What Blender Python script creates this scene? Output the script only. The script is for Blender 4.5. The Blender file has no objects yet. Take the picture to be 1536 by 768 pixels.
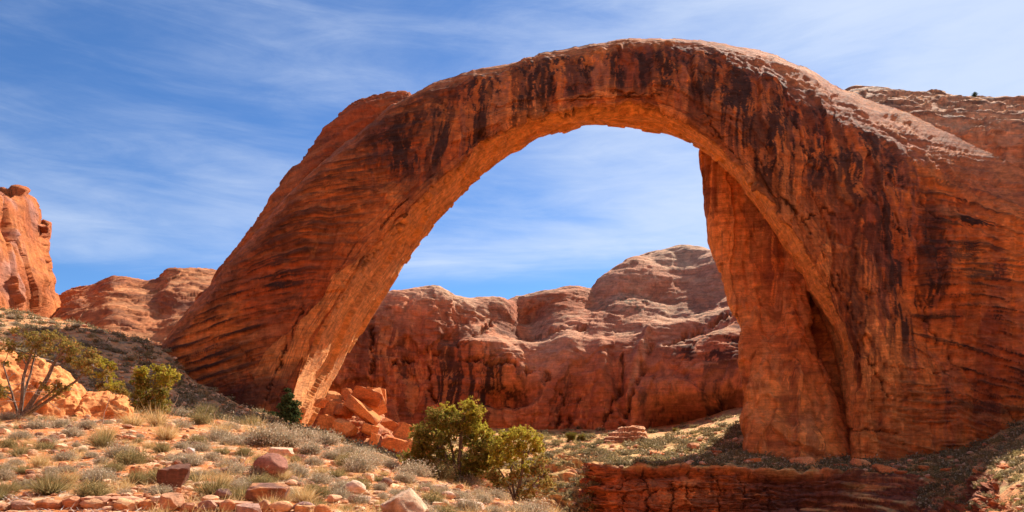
import bpy, bmesh, math, random
import numpy as np
from mathutils import Vector, Matrix

# ------------------------------------------------------------------ camera, world, sun
scene = bpy.context.scene
COL = scene.collection
F, HY, CZ = 1024.0, 640.0, 1.7            # focal length and horizon row (in 1536x768 picture units), eye height
cam_d = bpy.data.cameras.new('camera')
cam = bpy.data.objects.new('camera', cam_d)
COL.objects.link(cam)
cam.location = (0, 0, CZ)
cam.rotation_euler = (math.radians(90), 0, 0)
cam_d.sensor_width = 36
cam_d.lens = 36 * F / 1536
cam_d.shift_y = (HY - 384) / 1536
cam_d.clip_start = 0.1
cam_d.clip_end = 8000
scene.camera = cam

SUN_EL, SUN_AZ = math.radians(41.5), math.radians(32)     # azimuth from +Y towards +X
sd = Vector((math.sin(SUN_AZ) * math.cos(SUN_EL), math.cos(SUN_AZ) * math.cos(SUN_EL), math.sin(SUN_EL)))
sun_d = bpy.data.lights.new('sun', 'SUN')
sun_d.energy = 5.0
sun_d.angle = math.radians(0.55)
sun_d.color = (1.0, 0.90, 0.76)
sun = bpy.data.objects.new('sun', sun_d)
COL.objects.link(sun)
sun.rotation_euler = sd.to_track_quat('Z', 'Y').to_euler()
sun.location = sd * 200

world = bpy.data.worlds.new('World')
scene.world = world
world.use_nodes = True
nt = world.node_tree
nt.nodes.clear()
def N(t, kind, **kw):
    n = t.nodes.new(kind)
    for k, v in kw.items():
        setattr(n, k, v)
    return n
def mathn(t, op, a, b=None, c=None, clamp=False):
    n = N(t, 'ShaderNodeMath', operation=op, use_clamp=clamp)
    for i, x in enumerate((a, b, c)):
        if x is None: continue
        if isinstance(x, (int, float)): n.inputs[i].default_value = x
        else: t.links.new(x, n.inputs[i])
    return n.outputs[0]
def maprange(t, x, a, b, c=0.0, d=1.0, smooth=True):
    n = N(t, 'ShaderNodeMapRange', interpolation_type='SMOOTHSTEP' if smooth else 'LINEAR')
    t.links.new(x, n.inputs[0])
    for i, v in zip((1, 2, 3, 4), (a, b, c, d)): n.inputs[i].default_value = v
    return n.outputs[0]
def mixc(t, fac, a, b, mode='MIX'):
    n = N(t, 'ShaderNodeMix', data_type='RGBA', blend_type=mode)
    for i, x in ((0, fac), (6, a), (7, b)):
        if isinstance(x, (int, float)): n.inputs[i].default_value = x
        elif isinstance(x, tuple): n.inputs[i].default_value = (*x, 1) if len(x) == 3 else x
        else: t.links.new(x, n.inputs[i])
    return n.outputs[2]
def noise(t, vec, scale, detail=6, rough=0.55, dist=0.0):
    n = N(t, 'ShaderNodeTexNoise')
    n.inputs['Scale'].default_value = scale
    n.inputs['Detail'].default_value = detail
    n.inputs['Roughness'].default_value = rough
    n.inputs['Distortion'].default_value = dist
    t.links.new(vec, n.inputs['Vector'])
    return n.outputs['Fac']
def mapping(t, vec, scale=(1, 1, 1), rot=(0, 0, 0), loc=(0, 0, 0)):
    n = N(t, 'ShaderNodeMapping')
    n.inputs['Scale'].default_value = scale
    n.inputs['Rotation'].default_value = rot
    n.inputs['Location'].default_value = loc
    t.links.new(vec, n.inputs['Vector'])
    return n.outputs[0]

sky = N(nt, 'ShaderNodeTexSky', sky_type='NISHITA', sun_disc=False, sun_elevation=SUN_EL, sun_rotation=SUN_AZ,
        altitude=1200, air_density=1.0, dust_density=0.35, ozone_density=3.0)
tc = N(nt, 'ShaderNodeTexCoord')
sep = N(nt, 'ShaderNodeSeparateXYZ'); nt.links.new(tc.outputs['Generated'], sep.inputs[0])
zc = mathn(nt, 'ADD', mathn(nt, 'MAXIMUM', sep.outputs[2], 0.0), 0.12)
cmb = N(nt, 'ShaderNodeCombineXYZ')
nt.links.new(mathn(nt, 'DIVIDE', sep.outputs[0], zc), cmb.inputs[0])
nt.links.new(mathn(nt, 'DIVIDE', sep.outputs[1], zc), cmb.inputs[1])
cv = cmb.outputs[0]
wisp = noise(nt, mapping(nt, cv, (0.5, 1.5, 1), (0, 0, math.radians(48))), 1.3, 10, 0.6, 0.7)
wisp2 = noise(nt, mapping(nt, cv, (0.8, 3.6, 1), (0, 0, math.radians(62)), (3, 1, 0)), 2.6, 10, 0.64, 0.4)
big = noise(nt, mapping(nt, cv, (0.6, 0.8, 1), (0, 0, 0), (1.3, 4.2, 0)), 1.1, 4, 0.5, 0.2)
dv_ = tc.outputs['Generated']
wd1 = noise(nt, mapping(nt, dv_, (1.3, 1.3, 6.5), (0, math.radians(20), 0)), 2.1, 12, 0.6, 0.5)
wd2 = noise(nt, mapping(nt, dv_, (1.6, 1.6, 9.0), (0, math.radians(-14), 0), (2, 3, 1)), 3.4, 12, 0.66, 0.7)
wisp2 = mathn(nt, 'ADD', mathn(nt, 'MULTIPLY', wd1, 0.6), mathn(nt, 'MULTIPLY', wd2, 0.4))
cl = mathn(nt, 'ADD', mathn(nt, 'MULTIPLY', wisp, 0.3), mathn(nt, 'MULTIPLY', wisp2, 0.7))
cl = mathn(nt, 'ADD', cl, mathn(nt, 'MULTIPLY', mathn(nt, 'SUBTRACT', big, 0.5), 0.7))
ul = mathn(nt, 'MULTIPLY', mathn(nt, 'MAXIMUM', mathn(nt, 'SUBTRACT', sep.outputs[2], 0.34), 0.0), mathn(nt, 'MULTIPLY', mathn(nt, 'SUBTRACT', 0.2, sep.outputs[0], clamp=True), -1.7))
ll = mathn(nt, 'MULTIPLY', mathn(nt, 'MAXIMUM', mathn(nt, 'SUBTRACT', 0.38, sep.outputs[2]), 0.0), mathn(nt, 'MULTIPLY', mathn(nt, 'SUBTRACT', -0.1, sep.outputs[0], clamp=True), 3.5))
cl = mathn(nt, 'ADD', cl, mathn(nt, 'ADD', ul, ll))
side = mathn(nt, 'MULTIPLY', sep.outputs[0], 0.40)     # more cirrus towards the sun's side
cl = mathn(nt, 'ADD', cl, side)
fac = maprange(nt, cl, 0.20, 0.76)
low = maprange(nt, mathn(nt, 'ADD', sep.outputs[2], mathn(nt, 'MULTIPLY', mathn(nt, 'SUBTRACT', wisp, 0.5), 0.10)), 0.19, 0.26)
fac = mathn(nt, 'MULTIPLY', mathn(nt, 'MULTIPLY', fac, low), 0.78)
skyc = mixc(nt, 1.0, sky.outputs[0], (0.58, 0.86, 1.16), 'MULTIPLY')
skyc = mixc(nt, fac, skyc, (6.6, 7.4, 8.8))
bg = N(nt, 'ShaderNodeBackground'); bg.inputs[1].default_value = 0.055
nt.links.new(skyc, bg.inputs[0])
wo = N(nt, 'ShaderNodeOutputWorld'); nt.links.new(bg.outputs[0], wo.inputs[0])

vs = scene.view_settings
vs.view_transform = 'Standard'; vs.look = 'None'; vs.gamma = 1.0; vs.exposure = 1.12
scene.cycles.max_bounces = 6
scene.cycles.diffuse_bounces = 4
scene.cycles.glossy_bounces = 2
scene.cycles.transparent_max_bounces = 4
scene.cycles.use_adaptive_sampling = True
scene.cycles.adaptive_threshold = 0.02

# ------------------------------------------------------------------ numpy noise
f32 = np.float32
def _h(ix, iy, iz, seed):
    h = (ix.astype(np.uint32) * np.uint32(374761393) + iy.astype(np.uint32) * np.uint32(668265263)
         + iz.astype(np.uint32) * np.uint32(2147483647 & 0x9E3779B1) + np.uint32((seed * 97 + 13) & 0xFFFFFFFF) * np.uint32(3266489917 & 0xFFFFFFFF))
    h ^= h >> np.uint32(15); h *= np.uint32(2246822519); h ^= h >> np.uint32(13); h *= np.uint32(3266489917); h ^= h >> np.uint32(16)
    return h
_G = np.random.RandomState(5).normal(size=(256, 3)).astype(f32)
_G /= np.linalg.norm(_G, axis=1)[:, None]
def perlin(P, seed=0):
    P = np.asarray(P, f32)
    sh = P.shape[:-1]; P = P.reshape(-1, 3)
    I = np.floor(P).astype(np.int64); f = (P - I).astype(f32)
    w = f * f * f * (f * (f * 6 - 15) + 10)
    out = np.zeros(len(P), f32)
    with np.errstate(over='ignore'):
        for dx in (0, 1):
            wx = w[:, 0] if dx else 1 - w[:, 0]
            for dy in (0, 1):
                wy = w[:, 1] if dy else 1 - w[:, 1]
                for dz in (0, 1):
                    wz = w[:, 2] if dz else 1 - w[:, 2]
                    g = _G[_h(I[:, 0] + dx, I[:, 1] + dy, I[:, 2] + dz, seed) & np.uint32(255)]
                    out += wx * wy * wz * (g[:, 0] * (f[:, 0] - dx) + g[:, 1] * (f[:, 1] - dy) + g[:, 2] * (f[:, 2] - dz))
    return (out * 1.6).reshape(sh)
def fbm(P, octv=4, seed=0, gain=0.5):
    P = np.asarray(P, f32); a = 1.0; s = 0; tot = 0
    for i in range(octv):
        s = s + a * perlin(P, seed + i * 7); tot += a; a *= gain; P = P * 2.03 + 11.3
    return s / tot * 1.4
def voronoi(P, seed=0):
    """F1, F2, a random number per cell"""
    P = np.asarray(P, f32); sh = P.shape[:-1]; P = P.reshape(-1, 3)
    I = np.floor(P).astype(np.int64); n = len(P)
    f1 = np.full(n, 9, f32); f2 = np.full(n, 9, f32); cid = np.zeros(n, f32)
    with np.errstate(over='ignore'):
        for dx in (-1, 0, 1):
            for dy in (-1, 0, 1):
                for dz in (-1, 0, 1):
                    h = _h(I[:, 0] + dx, I[:, 1] + dy, I[:, 2] + dz, seed)
                    r = np.stack([(h & np.uint32(1023)), (h >> np.uint32(10)) & np.uint32(1023), (h >> np.uint32(20)) & np.uint32(1023)], 1).astype(f32) / 1023
                    c = r + I + np.array([dx, dy, dz])
                    d = np.sqrt(((P - c) ** 2).sum(1)).astype(f32)
                    rid = ((h * np.uint32(2654435761)) >> np.uint32(8)).astype(f32) / 16777216.0
                    m = d < f1
                    f2 = np.where(m, f1, np.minimum(f2, d)); cid = np.where(m, rid, cid); f1 = np.where(m, d, f1)
    return f1.reshape(sh), f2.reshape(sh), cid.reshape(sh)
def sstep(x, a, b):
    t = np.clip((x - a) / (b - a), 0, 1); return t * t * (3 - 2 * t)
def lerp(a, b, t): return a + (b - a) * t
def mixcol(c, d, m):
    return c + (np.asarray(d, f32) - c) * np.clip(m, 0, 1)[..., None]
def S(P, sx, sy, sz): return P * np.array([sx, sy, sz], f32)
def pchip(C, t):
    """C: (K, ...) knots at 0..K-1, t: positions"""
    C = np.asarray(C, float); K = len(C)
    d = np.diff(C, axis=0)
    m = np.zeros_like(C); m[0] = d[0]; m[-1] = d[-1]
    a, b = d[:-1], d[1:]
    with np.errstate(divide='ignore', invalid='ignore'):
        hm = np.where(a * b > 0, 2 * a * b / (a + b), 0)
    m[1:-1] = np.nan_to_num(hm)
    i = np.clip(np.floor(t).astype(int), 0, K - 2); f = (t - i).reshape((-1,) + (1,) * (C.ndim - 1))
    return ((2 * f**3 - 3 * f**2 + 1) * C[i] + (f**3 - 2 * f**2 + f) * m[i] + (-2 * f**3 + 3 * f**2) * C[i + 1] + (f**3 - f**2) * m[i + 1])
def catmull(C, t):
    C = np.asarray(C, float); K = len(C)
    m = np.zeros_like(C); m[0] = C[1] - C[0]; m[-1] = C[-1] - C[-2]; m[1:-1] = (C[2:] - C[:-2]) / 2
    i = np.clip(np.floor(t).astype(int), 0, K - 2); f = (t - i).reshape((-1,) + (1,) * (C.ndim - 1))
    return ((2 * f**3 - 3 * f**2 + 1) * C[i] + (f**3 - 2 * f**2 + f) * m[i] + (-2 * f**3 + 3 * f**2) * C[i + 1] + (f**3 - f**2) * m[i + 1])
def at(px, py, Y):
    px, py, Y = (np.asarray(v, float) for v in (px, py, Y))
    return np.stack(np.broadcast_arrays((px - 768) / F * Y, Y, CZ + (HY - py) / F * Y), -1)
def pix(p): return 768 + F * p[0] / p[1], HY - F * (p[2] - CZ) / p[1]
def normals(P):
    du = np.gradient(P, axis=0); dv = np.gradient(P, axis=1)
    n = np.cross(du, dv); n /= np.maximum(np.linalg.norm(n, axis=-1, keepdims=True), 1e-9)
    return n
def blobs(px, py, L):
    s = np.zeros(px.shape, f32)
    for (x, y, rx, ry, a, *r) in L:
        c, q = (math.cos(math.radians(r[0])), math.sin(math.radians(r[0]))) if r else (1, 0)
        dx, dy = px - x, py - y
        u, v = (dx * c + dy * q) / rx, (-dx * q + dy * c) / ry
        s += a * np.exp(-(u * u + v * v))
    return s

def fracture(px, py, lines, w):
    m = np.full(px.shape, 1e9, f32)
    Q = np.stack([px / 16, py / 16, px * 0], -1)
    jx = px + 9 * fbm(Q, 4, 811, .7); jy = py + 9 * fbm(Q, 4, 812, .7)
    for L in lines:
        for (x0, y0), (x1, y1) in zip(L[:-1], L[1:]):
            dx, dy = x1 - x0, y1 - y0
            t = np.clip(((jx - x0) * dx + (jy - y0) * dy) / (dx * dx + dy * dy), 0, 1)
            m = np.minimum(m, np.hypot(jx - x0 - t * dx, jy - y0 - t * dy))
    return np.exp(-(m / w) ** 2) * sstep(fbm(Q * .7, 3, 813), -.25, .1)

# ------------------------------------------------------------------ mesh and property helpers
def tag(o, label=None, cat=None, group=None, kind=None):
    if label: o['label'] = label; o['kind'] = 'thing'
    if cat: o['category'] = cat
    if group: o['group'] = group
    if kind: o['kind'] = kind
    return o
def link_mesh(name, verts, faces, mat, parent=None, loc=(0, 0, 0), cols=None, smooth=True):
    verts = np.asarray(verts, f32).reshape(-1, 3) - np.asarray(loc, f32)
    me = bpy.data.meshes.new(name)
    faces = np.asarray(faces, np.int32)
    k = faces.shape[1]
    me.vertices.add(len(verts)); me.vertices.foreach_set('co', verts.ravel())
    me.loops.add(faces.size); me.loops.foreach_set('vertex_index', faces.ravel())
    me.polygons.add(len(faces)); me.polygons.foreach_set('loop_start', np.arange(0, faces.size, k, dtype=np.int32))
    me.polygons.foreach_set('loop_total', np.full(len(faces), k, np.int32))
    me.polygons.foreach_set('use_smooth', np.full(len(faces), smooth))
    me.update(calc_edges=True); me.validate()
    if cols is not None:
        a = me.color_attributes.new('Col', 'FLOAT_COLOR', 'POINT')
        c = np.ones((len(verts), 4), f32); c[:, :3] = np.asarray(cols, f32).reshape(-1, 3)
        a.data.foreach_set('color', c.ravel())
    me.materials.append(mat)
    o = bpy.data.objects.new(name, me)
    COL.objects.link(o)
    if parent is not None: o.parent = parent
    else: o.location = loc
    return o
def grid_faces(nu, nv, flip=False, close_v=False):
    i = np.arange(nu - 1)[:, None]; j = np.arange(nv if close_v else nv - 1)[None, :]
    j2 = (j + 1) % nv
    a, b, c, d = i * nv + j, (i + 1) * nv + j, (i + 1) * nv + j2, i * nv + j2
    q = np.stack(np.broadcast_arrays(a, b, c, d), -1).reshape(-1, 4)
    return q[:, ::-1] if flip else q
def empty(name, loc):
    o = bpy.data.objects.new(name, None); COL.objects.link(o); o.location = loc; o.empty_display_size = 0.5
    return o

# ------------------------------------------------------------------ materials
def rock_material(name, fine=1.0, bump=0.6, var=0.35, speck=0.0, rough=0.92, strata=0.5):
    m = bpy.data.materials.new(name); m.use_nodes = True
    t = m.node_tree; t.nodes.clear()
    g = N(t, 'ShaderNodeNewGeometry')
    pos = g.outputs['Position']
    col = N(t, 'ShaderNodeAttribute', attribute_name='Col').outputs['Color']
    n1 = noise(t, pos, 0.9 * fine, 12, 0.76)
    n2 = noise(t, mapping(t, pos, (1, 1, 0.06)), 1.6 * fine, 9, 0.74)
    n3 = noise(t, mapping(t, pos, (0.08, 0.08, 1.0), (0.06, -0.12, 0)), 3.0 * fine, 9, 0.72, 0.3)
    v = mathn(t, 'ADD', mathn(t, 'MULTIPLY', n1, 0.5), mathn(t, 'ADD', mathn(t, 'MULTIPLY', n2, 0.2), mathn(t, 'MULTIPLY', n3, 0.3)))
    k = maprange(t, v, 0.40, 0.60, 1 - var, 1 + var, False)
    cc = N(t, 'ShaderNodeVectorMath', operation='SCALE'); t.links.new(col, cc.inputs[0]); t.links.new(k, cc.inputs['Scale'])
    out = cc.outputs[0]
    if speck:
        vo = N(t, 'ShaderNodeTexVoronoi'); vo.inputs['Scale'].default_value = 9 * fine; t.links.new(pos, vo.inputs['Vector'])
        out = mixc(t, maprange(t, vo.outputs['Distance'], 0.32, 0.18, 0, speck), out, (0.62, 0.42, 0.30))
    b = N(t, 'ShaderNodeBsdfPrincipled')
    b.inputs['Roughness'].default_value = rough
    b.inputs['Specular IOR Level'].default_value = 0.15
    t.links.new(out, b.inputs['Base Color'])
    hgt = mathn(t, 'ADD', mathn(t, 'MULTIPLY', n1, 0.6), mathn(t, 'MULTIPLY', n3, strata))
    bp = N(t, 'ShaderNodeBump'); bp.inputs['Strength'].default_value = 1.0
    bp.inputs['Distance'].default_value = bump / fine
    t.links.new(hgt, bp.inputs['Height']); t.links.new(bp.outputs[0], b.inputs['Normal'])
    o = N(t, 'ShaderNodeOutputMaterial'); t.links.new(b.outputs[0], o.inputs[0])
    return m
def leaf_material(name, c1, c2, c3=None, transl=0.25, scale=3.0):
    m = bpy.data.materials.new(name); m.use_nodes = True
    t = m.node_tree; t.nodes.clear()
    g = N(t, 'ShaderNodeNewGeometry')
    r = g.outputs['Random Per Island']
    n = noise(t, g.outputs['Position'], scale, 3, 0.5)
    f = mathn(t, 'ADD', mathn(t, 'MULTIPLY', r, 0.6), mathn(t, 'MULTIPLY', mathn(t, 'SUBTRACT', n, 0.3), 1.0), clamp=True)
    c = mixc(t, f, c1, c2)
    if c3: c = mixc(t, mathn(t, 'GREATER_THAN', r, 0.86), c, c3)
    d = N(t, 'ShaderNodeBsdfDiffuse'); t.links.new(c, d.inputs[0])
    tr = N(t, 'ShaderNodeBsdfTranslucent'); t.links.new(c, tr.inputs[0])
    mx = N(t, 'ShaderNodeMixShader'); mx.inputs[0].default_value = transl
    t.links.new(d.outputs[0], mx.inputs[1]); t.links.new(tr.outputs[0], mx.inputs[2])
    o = N(t, 'ShaderNodeOutputMaterial'); t.links.new(mx.outputs[0], o.inputs[0])
    return m
def bark_material(name, c1, c2):
    m = bpy.data.materials.new(name); m.use_nodes = True
    t = m.node_tree; b = t.nodes['Principled BSDF']
    g = N(t, 'ShaderNodeNewGeometry')
    n = noise(t, mapping(t, g.outputs['Position'], (1, 1, 0.3)), 14, 6, 0.7)
    t.links.new(mixc(t, maprange(t, n, 0.35, 0.65), c1, c2), b.inputs['Base Color'])
    b.inputs['Roughness'].default_value = 0.9
    bp = N(t, 'ShaderNodeBump'); bp.inputs['Distance'].default_value = 0.02; t.links.new(n, bp.inputs['Height']); t.links.new(bp.outputs[0], b.inputs['Normal'])
    return m
M_ARCH = rock_material('varnished_sandstone', 0.9, 0.75, 0.42)
M_BANK = rock_material('bank_stone', 1.3, 0.5, 0.5)
M_FAR = rock_material('canyon_sandstone', 0.55, 0.45, 0.42)
M_BOULD = rock_material('boulder_stone', 5.0, 0.42, 0.45, strata=0.35)
M_SOIL = rock_material('red_soil', 3.0, 0.45, 0.34, speck=0.55, strata=0.1)
M_SHRUB = leaf_material('sage_grey', (0.24, 0.18, 0.11), (0.52, 0.42, 0.28), (0.66, 0.56, 0.42), 0.42)
M_SCRUB = leaf_material('scrub_dark', (0.10, 0.08, 0.045), (0.36, 0.29, 0.15), (0.50, 0.42, 0.28), 0.3, .4)
M_SHRUB_G = leaf_material('bush_green', (0.16, 0.125, 0.045), (0.36, 0.29, 0.13), (0.52, 0.40, 0.20), 0.4)
M_SHRUB_Y = leaf_material('bush_straw', (0.40, 0.26, 0.10), (0.68, 0.49, 0.23), (0.76, 0.62, 0.38), 0.45)
M_JUN = leaf_material('juniper_foliage', (0.09, 0.09, 0.02), (0.34, 0.30, 0.06), (0.44, 0.26, 0.09), 0.45, 1.6)
M_JUN_Y = leaf_material('juniper_foliage_bright', (0.17, 0.16, 0.025), (0.56, 0.47, 0.06), (0.52, 0.34, 0.08), 0.5, 1.6)
M_JUN_O = leaf_material('juniper_foliage_olive', (0.14, 0.11, 0.03), (0.42, 0.33, 0.09), (0.50, 0.24, 0.08), 0.46, 1.6)
M_PINE = leaf_material('pine_foliage', (0.035, 0.055, 0.022), (0.11, 0.14, 0.05), None, 0.3, 1.6)
M_BARK = bark_material('grey_bark', (0.06, 0.04, 0.03), (0.22, 0.16, 0.12))
M_DEAD = bark_material('dead_wood', (0.30, 0.25, 0.21), (0.62, 0.55, 0.48))

# ------------------------------------------------------------------ rock helpers
ORANGE, RED, BROWN, DARK, PALE, PURPLE = (0.60, 0.175, 0.040), (0.42, 0.095, 0.028), (0.26, 0.080, 0.034), (0.050, 0.026, 0.020), (0.62, 0.29, 0.13), (0.22, 0.085, 0.065)
def rock_base(P, seed, a=ORANGE, b=RED, s=18.0):
    c = np.zeros(P.shape, f32) + np.asarray(a, f32)
    c = mixcol(c, b, sstep(fbm(P / s, 3, seed), -0.25, 0.45))
    c = mixcol(c, BROWN, 0.6 * sstep(fbm(S(P, .12, .12, .5), 3, seed + 3), 0.05, 0.5))
    return c
def streaks(P, seed, w=1.0, L=28.0, lo=0.0, hi=0.35):
    w1 = fbm(P / 9, 2, seed + 40)[..., None] * np.array([1.2, 1.2, 0], f32)
    return sstep(0.65 * fbm(S(P + w1, .55 / w, .55 / w, 1 / L), 5, seed, .68) + 0.5 * fbm(S(P + w1, .13 / w, .13 / w, 1 / (1.6 * L)), 2, seed + 5), lo, hi)
def strat(P, seed, tilt=(0, 0), th=1.4, lo=0.05, hi=0.4):
    b = P[..., 2] + tilt[0] * P[..., 0] + tilt[1] * P[..., 1] + 2.0 * fbm(P / 22, 2, seed + 9)
    Q = np.stack([P[..., 0] * .07, P[..., 1] * .07, b / th], -1)
    return fbm(Q, 5, seed, 0.68), b
def build_sheet(name, ctrl, nu, nv, mat, disp, color, parent=None, closed=False, interp=pchip, tv=None, tu=None, flip=False, loc=(0, 0, 0), outw=None):
    """ctrl (M columns, K rows, [px, py, depth]); disp(P,N,px,py) -> metres along the outward normal; color(P,N,px,py) -> rgb"""
    C = np.asarray(ctrl, float)
    if tu is None:
        mid = C[:, :, :2].mean(1) if C.shape[1] < 3 else C[:, C.shape[1] // 2, :2]
        tt = np.linspace(0, len(C) - 1, 400); m = pchip(mid, tt)
        L = np.concatenate([[0], np.cumsum(np.hypot(*np.diff(m, axis=0).T))])
        tu = np.interp(np.linspace(0, L[-1], nu), L, tt)
    A = interp(C, np.asarray(tu))
    if tv is None: tv = np.linspace(0, C.shape[1] - 1, nv)
    B = np.swapaxes(interp(np.swapaxes(A, 0, 1), np.asarray(tv)), 0, 1)
    px, py, Y = B[..., 0], B[..., 1], B[..., 2]
    P = at(px, py, Y)
    Nn = normals(P)
    if flip: Nn = -Nn
    d = disp(P, Nn, px, py)
    P2 = P + Nn * d[..., None]
    c = color(P2, Nn, px, py)
    return link_mesh(name, P2, grid_faces(P.shape[0], P.shape[1], flip, closed), mat, parent, loc, c)

# ------------------------------------------------------------------ natural bridge
O = [(190,640),(205,570),(243,515),(298,446),(345,390),(390,342),(437,286),(497,232),(556,184),(607,145),(680,116),(750,97),(850,73),(950,58),(1030,59),(1110,69),
     (1160,82),(1200,99),(1250,125),(1300,148),(1380,178),(1450,213),(1540,258),(1660,330),(1760,480),(1800,760)]
Fc = [(425,690),(433,640),(447,590),(460,540),(480,495),(505,452),(540,405),(590,345),(640,290),(690,245),(730,213),(775,186),(860,163),(940,157),(1000,167),(1050,195),
     (1086,226),(1120,262),(1160,308),(1200,368),(1237,438),(1264,500),(1282,552),(1288,620),(1284,690),(1278,770)]
I = [(452,690),(460,650),(480,607),(500,570),(525,525),(555,476),(590,422),(637,353),(685,300),(730,261),(770,231),(815,206),(870,190),(915,187),(960,192),(1010,206),
     (1050,226),(1090,257),(1130,298),(1170,350),(1205,408),(1232,465),(1252,520),(1262,590),(1262,690),(1258,770)]
Yf = [96,96,97,98,99,100,101,103,105,107,108.5,110,112,113,113,112,111,110,109,108,107,106,105,104,102,100]
Yb = [134,134,134,133,131,129,127,125,124,122,123,124,125,126,126,126,126,125,124,123,123,123,123,122,121,120]
Yo = [104,104,105,106,107,108,109,111,113,115,116,117,119,121,124,127,129.5,131,132,131.5,128,121,113,104,95,84]
bridge = empty('natural_bridge', (0, 108, -8))
tag(bridge, 'giant sweeping sandstone arch spanning the canyon, streaked with dark desert varnish', 'rock arch')
BL = (0, 108, -8)
ctrl = []
for i in range(len(O)):
    o, f, n = map(np.array, (O[i], Fc[i], I[i])); yf, yb, yo = Yf[i], Yb[i], Yo[i]
    rnd = 0.10 if i < 15 else (0.2 if i < 22 else 0.12)
    a1, a2, f1, f2 = (.035 if i < 10 else .05, rnd, .42, .72) if not 15 <= i <= 22 else (.10, .22, .45, .85)
    def p(a, b, t, y): q = a + (b - a) * t; return (q[0], q[1], y)
    ctrl.append([p(o, f, 0, yo), p(o, f, a1, lerp(yo, yf, f1)), p(o, f, a2, lerp(yo, yf, f2)), p(o, f, .38 if i < 15 else .45, lerp(yo, yf, .93)), p(o, f, .72, yf),
                 p(o, f, .97, yf + .6), p(o, f, 1.0, yf + 1.4), p(f, n, .5, (yf + yb) / 2), p(f, n, 1, yb), p(n, o, .12, yb + 5), p(n, o, .5, yb + 8), p(n, o, .78, yb + 4), p(n, o, .93, (yo + yb) / 2 + 1), p(o, f, 0, yo)])
ctrl = np.array(ctrl, float)
seg = [14, 22, 70, 90, 66, 12, 34, 34, 6, 12, 12, 8, 6]
tv = np.concatenate([np.linspace(k, k + 1, s, endpoint=False) for k, s in enumerate(seg)] + [[len(seg)]])
mid = np.array([(np.array(O[i]) * .35 + np.array(Fc[i]) * .65) for i in range(len(O))])
tt = np.linspace(0, len(O) - 1, 600); mm = pchip(mid, tt)
Ls = np.concatenate([[0], np.cumsum(np.hypot(*np.diff(mm, axis=0).T))])
NU = 1000
tu = np.interp(np.linspace(0, Ls[-1], NU), Ls, tt)
A = catmull(ctrl, tu)
B = np.swapaxes(pchip(np.swapaxes(A, 0, 1), tv), 0, 1)
px, py = B[..., 0], B[..., 1]
P = at(px, py, B[..., 2]).astype(f32)
V0 = np.broadcast_to(tv[None, :], px.shape); u_m = np.linspace(0, Ls[-1] / 9.5, NU)
jit = fbm(np.stack([u_m / 6, u_m * 0, u_m * 0], -1), 4, 821, .6); jst = np.round(fbm(np.stack([u_m / 4.5, u_m * 0 + 5, u_m * 0], -1), 3, 822) * 4) / 4
wj = np.maximum(1 - sstep(V0, .2, 1.6), sstep(V0, 11.5, 12.6))
P[..., 2] += ((.45 * jit + .45 * jst)[:, None] * wj).astype(f32)
NA = -normals(P)
V = np.broadcast_to(tv[None, :], px.shape).astype(f32)
U = np.broadcast_to(np.linspace(0, Ls[-1] / 9.5, NU)[:, None], px.shape).astype(f32)     # metres along the span
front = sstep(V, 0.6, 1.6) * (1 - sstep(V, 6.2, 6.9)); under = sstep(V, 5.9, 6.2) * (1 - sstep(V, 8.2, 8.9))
legL = 1 - sstep(px + 0.25 * (py - 300), 560, 720)
wallR = sstep(px + 0.25 * (py - 300) + 45 * fbm(P / 12, 3, 6), 1330, 1420)
# geometry: broad swells, spalled slabs following the span near its lower edge, upright flutes, bedding ledges
along = np.stack([U / 16, V * 1.35 + 0.25 * fbm(P / 12, 2, 77), P[..., 1] * 0.02], -1)
up = S(P, 1 / 2.6, 1 / 6, 1 / 15)
wrp = fbm(P / 6, 3, 21)[..., None] * 0.5
fa, fb, ca = voronoi(along * np.array([1.6, 1.9, 1], f32) + wrp, 3)
fa2, fb2, cb = voronoi(up + wrp * .55, 9)
fa3, fb3, cc = voronoi(P / 4.5 + wrp, 15)
lowf = sstep(V, 3.0, 4.4)                       # the face near the arch's lower edge
st, bb = strat(P, 31, (-0.24, 0.0), 1.8)
st2, bb2 = strat(P, 35, (0.10, 0.15), 1.7)
stra = st * legL + st2 * wallR
stm = np.clip(legL * (1 - 0.75 * lowf) + wallR, 0, 1)
d = 0.8 * fbm(P / 17, 3, 1) + 0.2 * fbm(P / 4.0, 3, 2)
d += (ca - 0.5) * 1.0 * lowf * (1 - wallR) * (1 - under) + (cb - 0.5) * 0.9 * front * (1 - 0.75 * legL) * (1 - 0.7 * wallR) + (cc - 0.5) * 0.4 * (1 - wallR * .5)
sf1, _ = strat(P, 131, (-0.24, 0.0), .6); sf2, _ = strat(P, 135, (0.10, 0.15), .6); patch = sstep(fbm(S(P, .07, .07, .12), 3, 137), -.32, .18); sf3, _ = strat(P, 139, (0.35, 0.1), .7)
stf = sf1 * legL + lerp(sf3, sf2, sstep(fbm(P / 15, 2, 138), -.05, .05)) * wallR
stf = stf - (1 - patch) * .25
d += (0.16 * np.tanh(stra * 3) + 0.20 * np.tanh(stf * 7)) * stm * (1 - under)
rid = 1 - np.abs(fbm(S(P, .32, .32, .035), 3, 44)) * 3.2
d -= 0.35 * np.clip(rid, 0, 1) * front * (1 - legL)
d += under * ((ca - .5) * 0.5 + (cc - .5) * .25)
edge = sstep(np.abs(V - 0), 0, 1.0)
topl = (1 - sstep(V, 0.8, 2.2)) * sstep(V, 0, .1)
stt, _ = strat(P, 51, (0.0, 0.05), 0.9)
d += 0.12 * np.tanh(stt * 5) * np.clip(topl, 0, 1)
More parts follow.
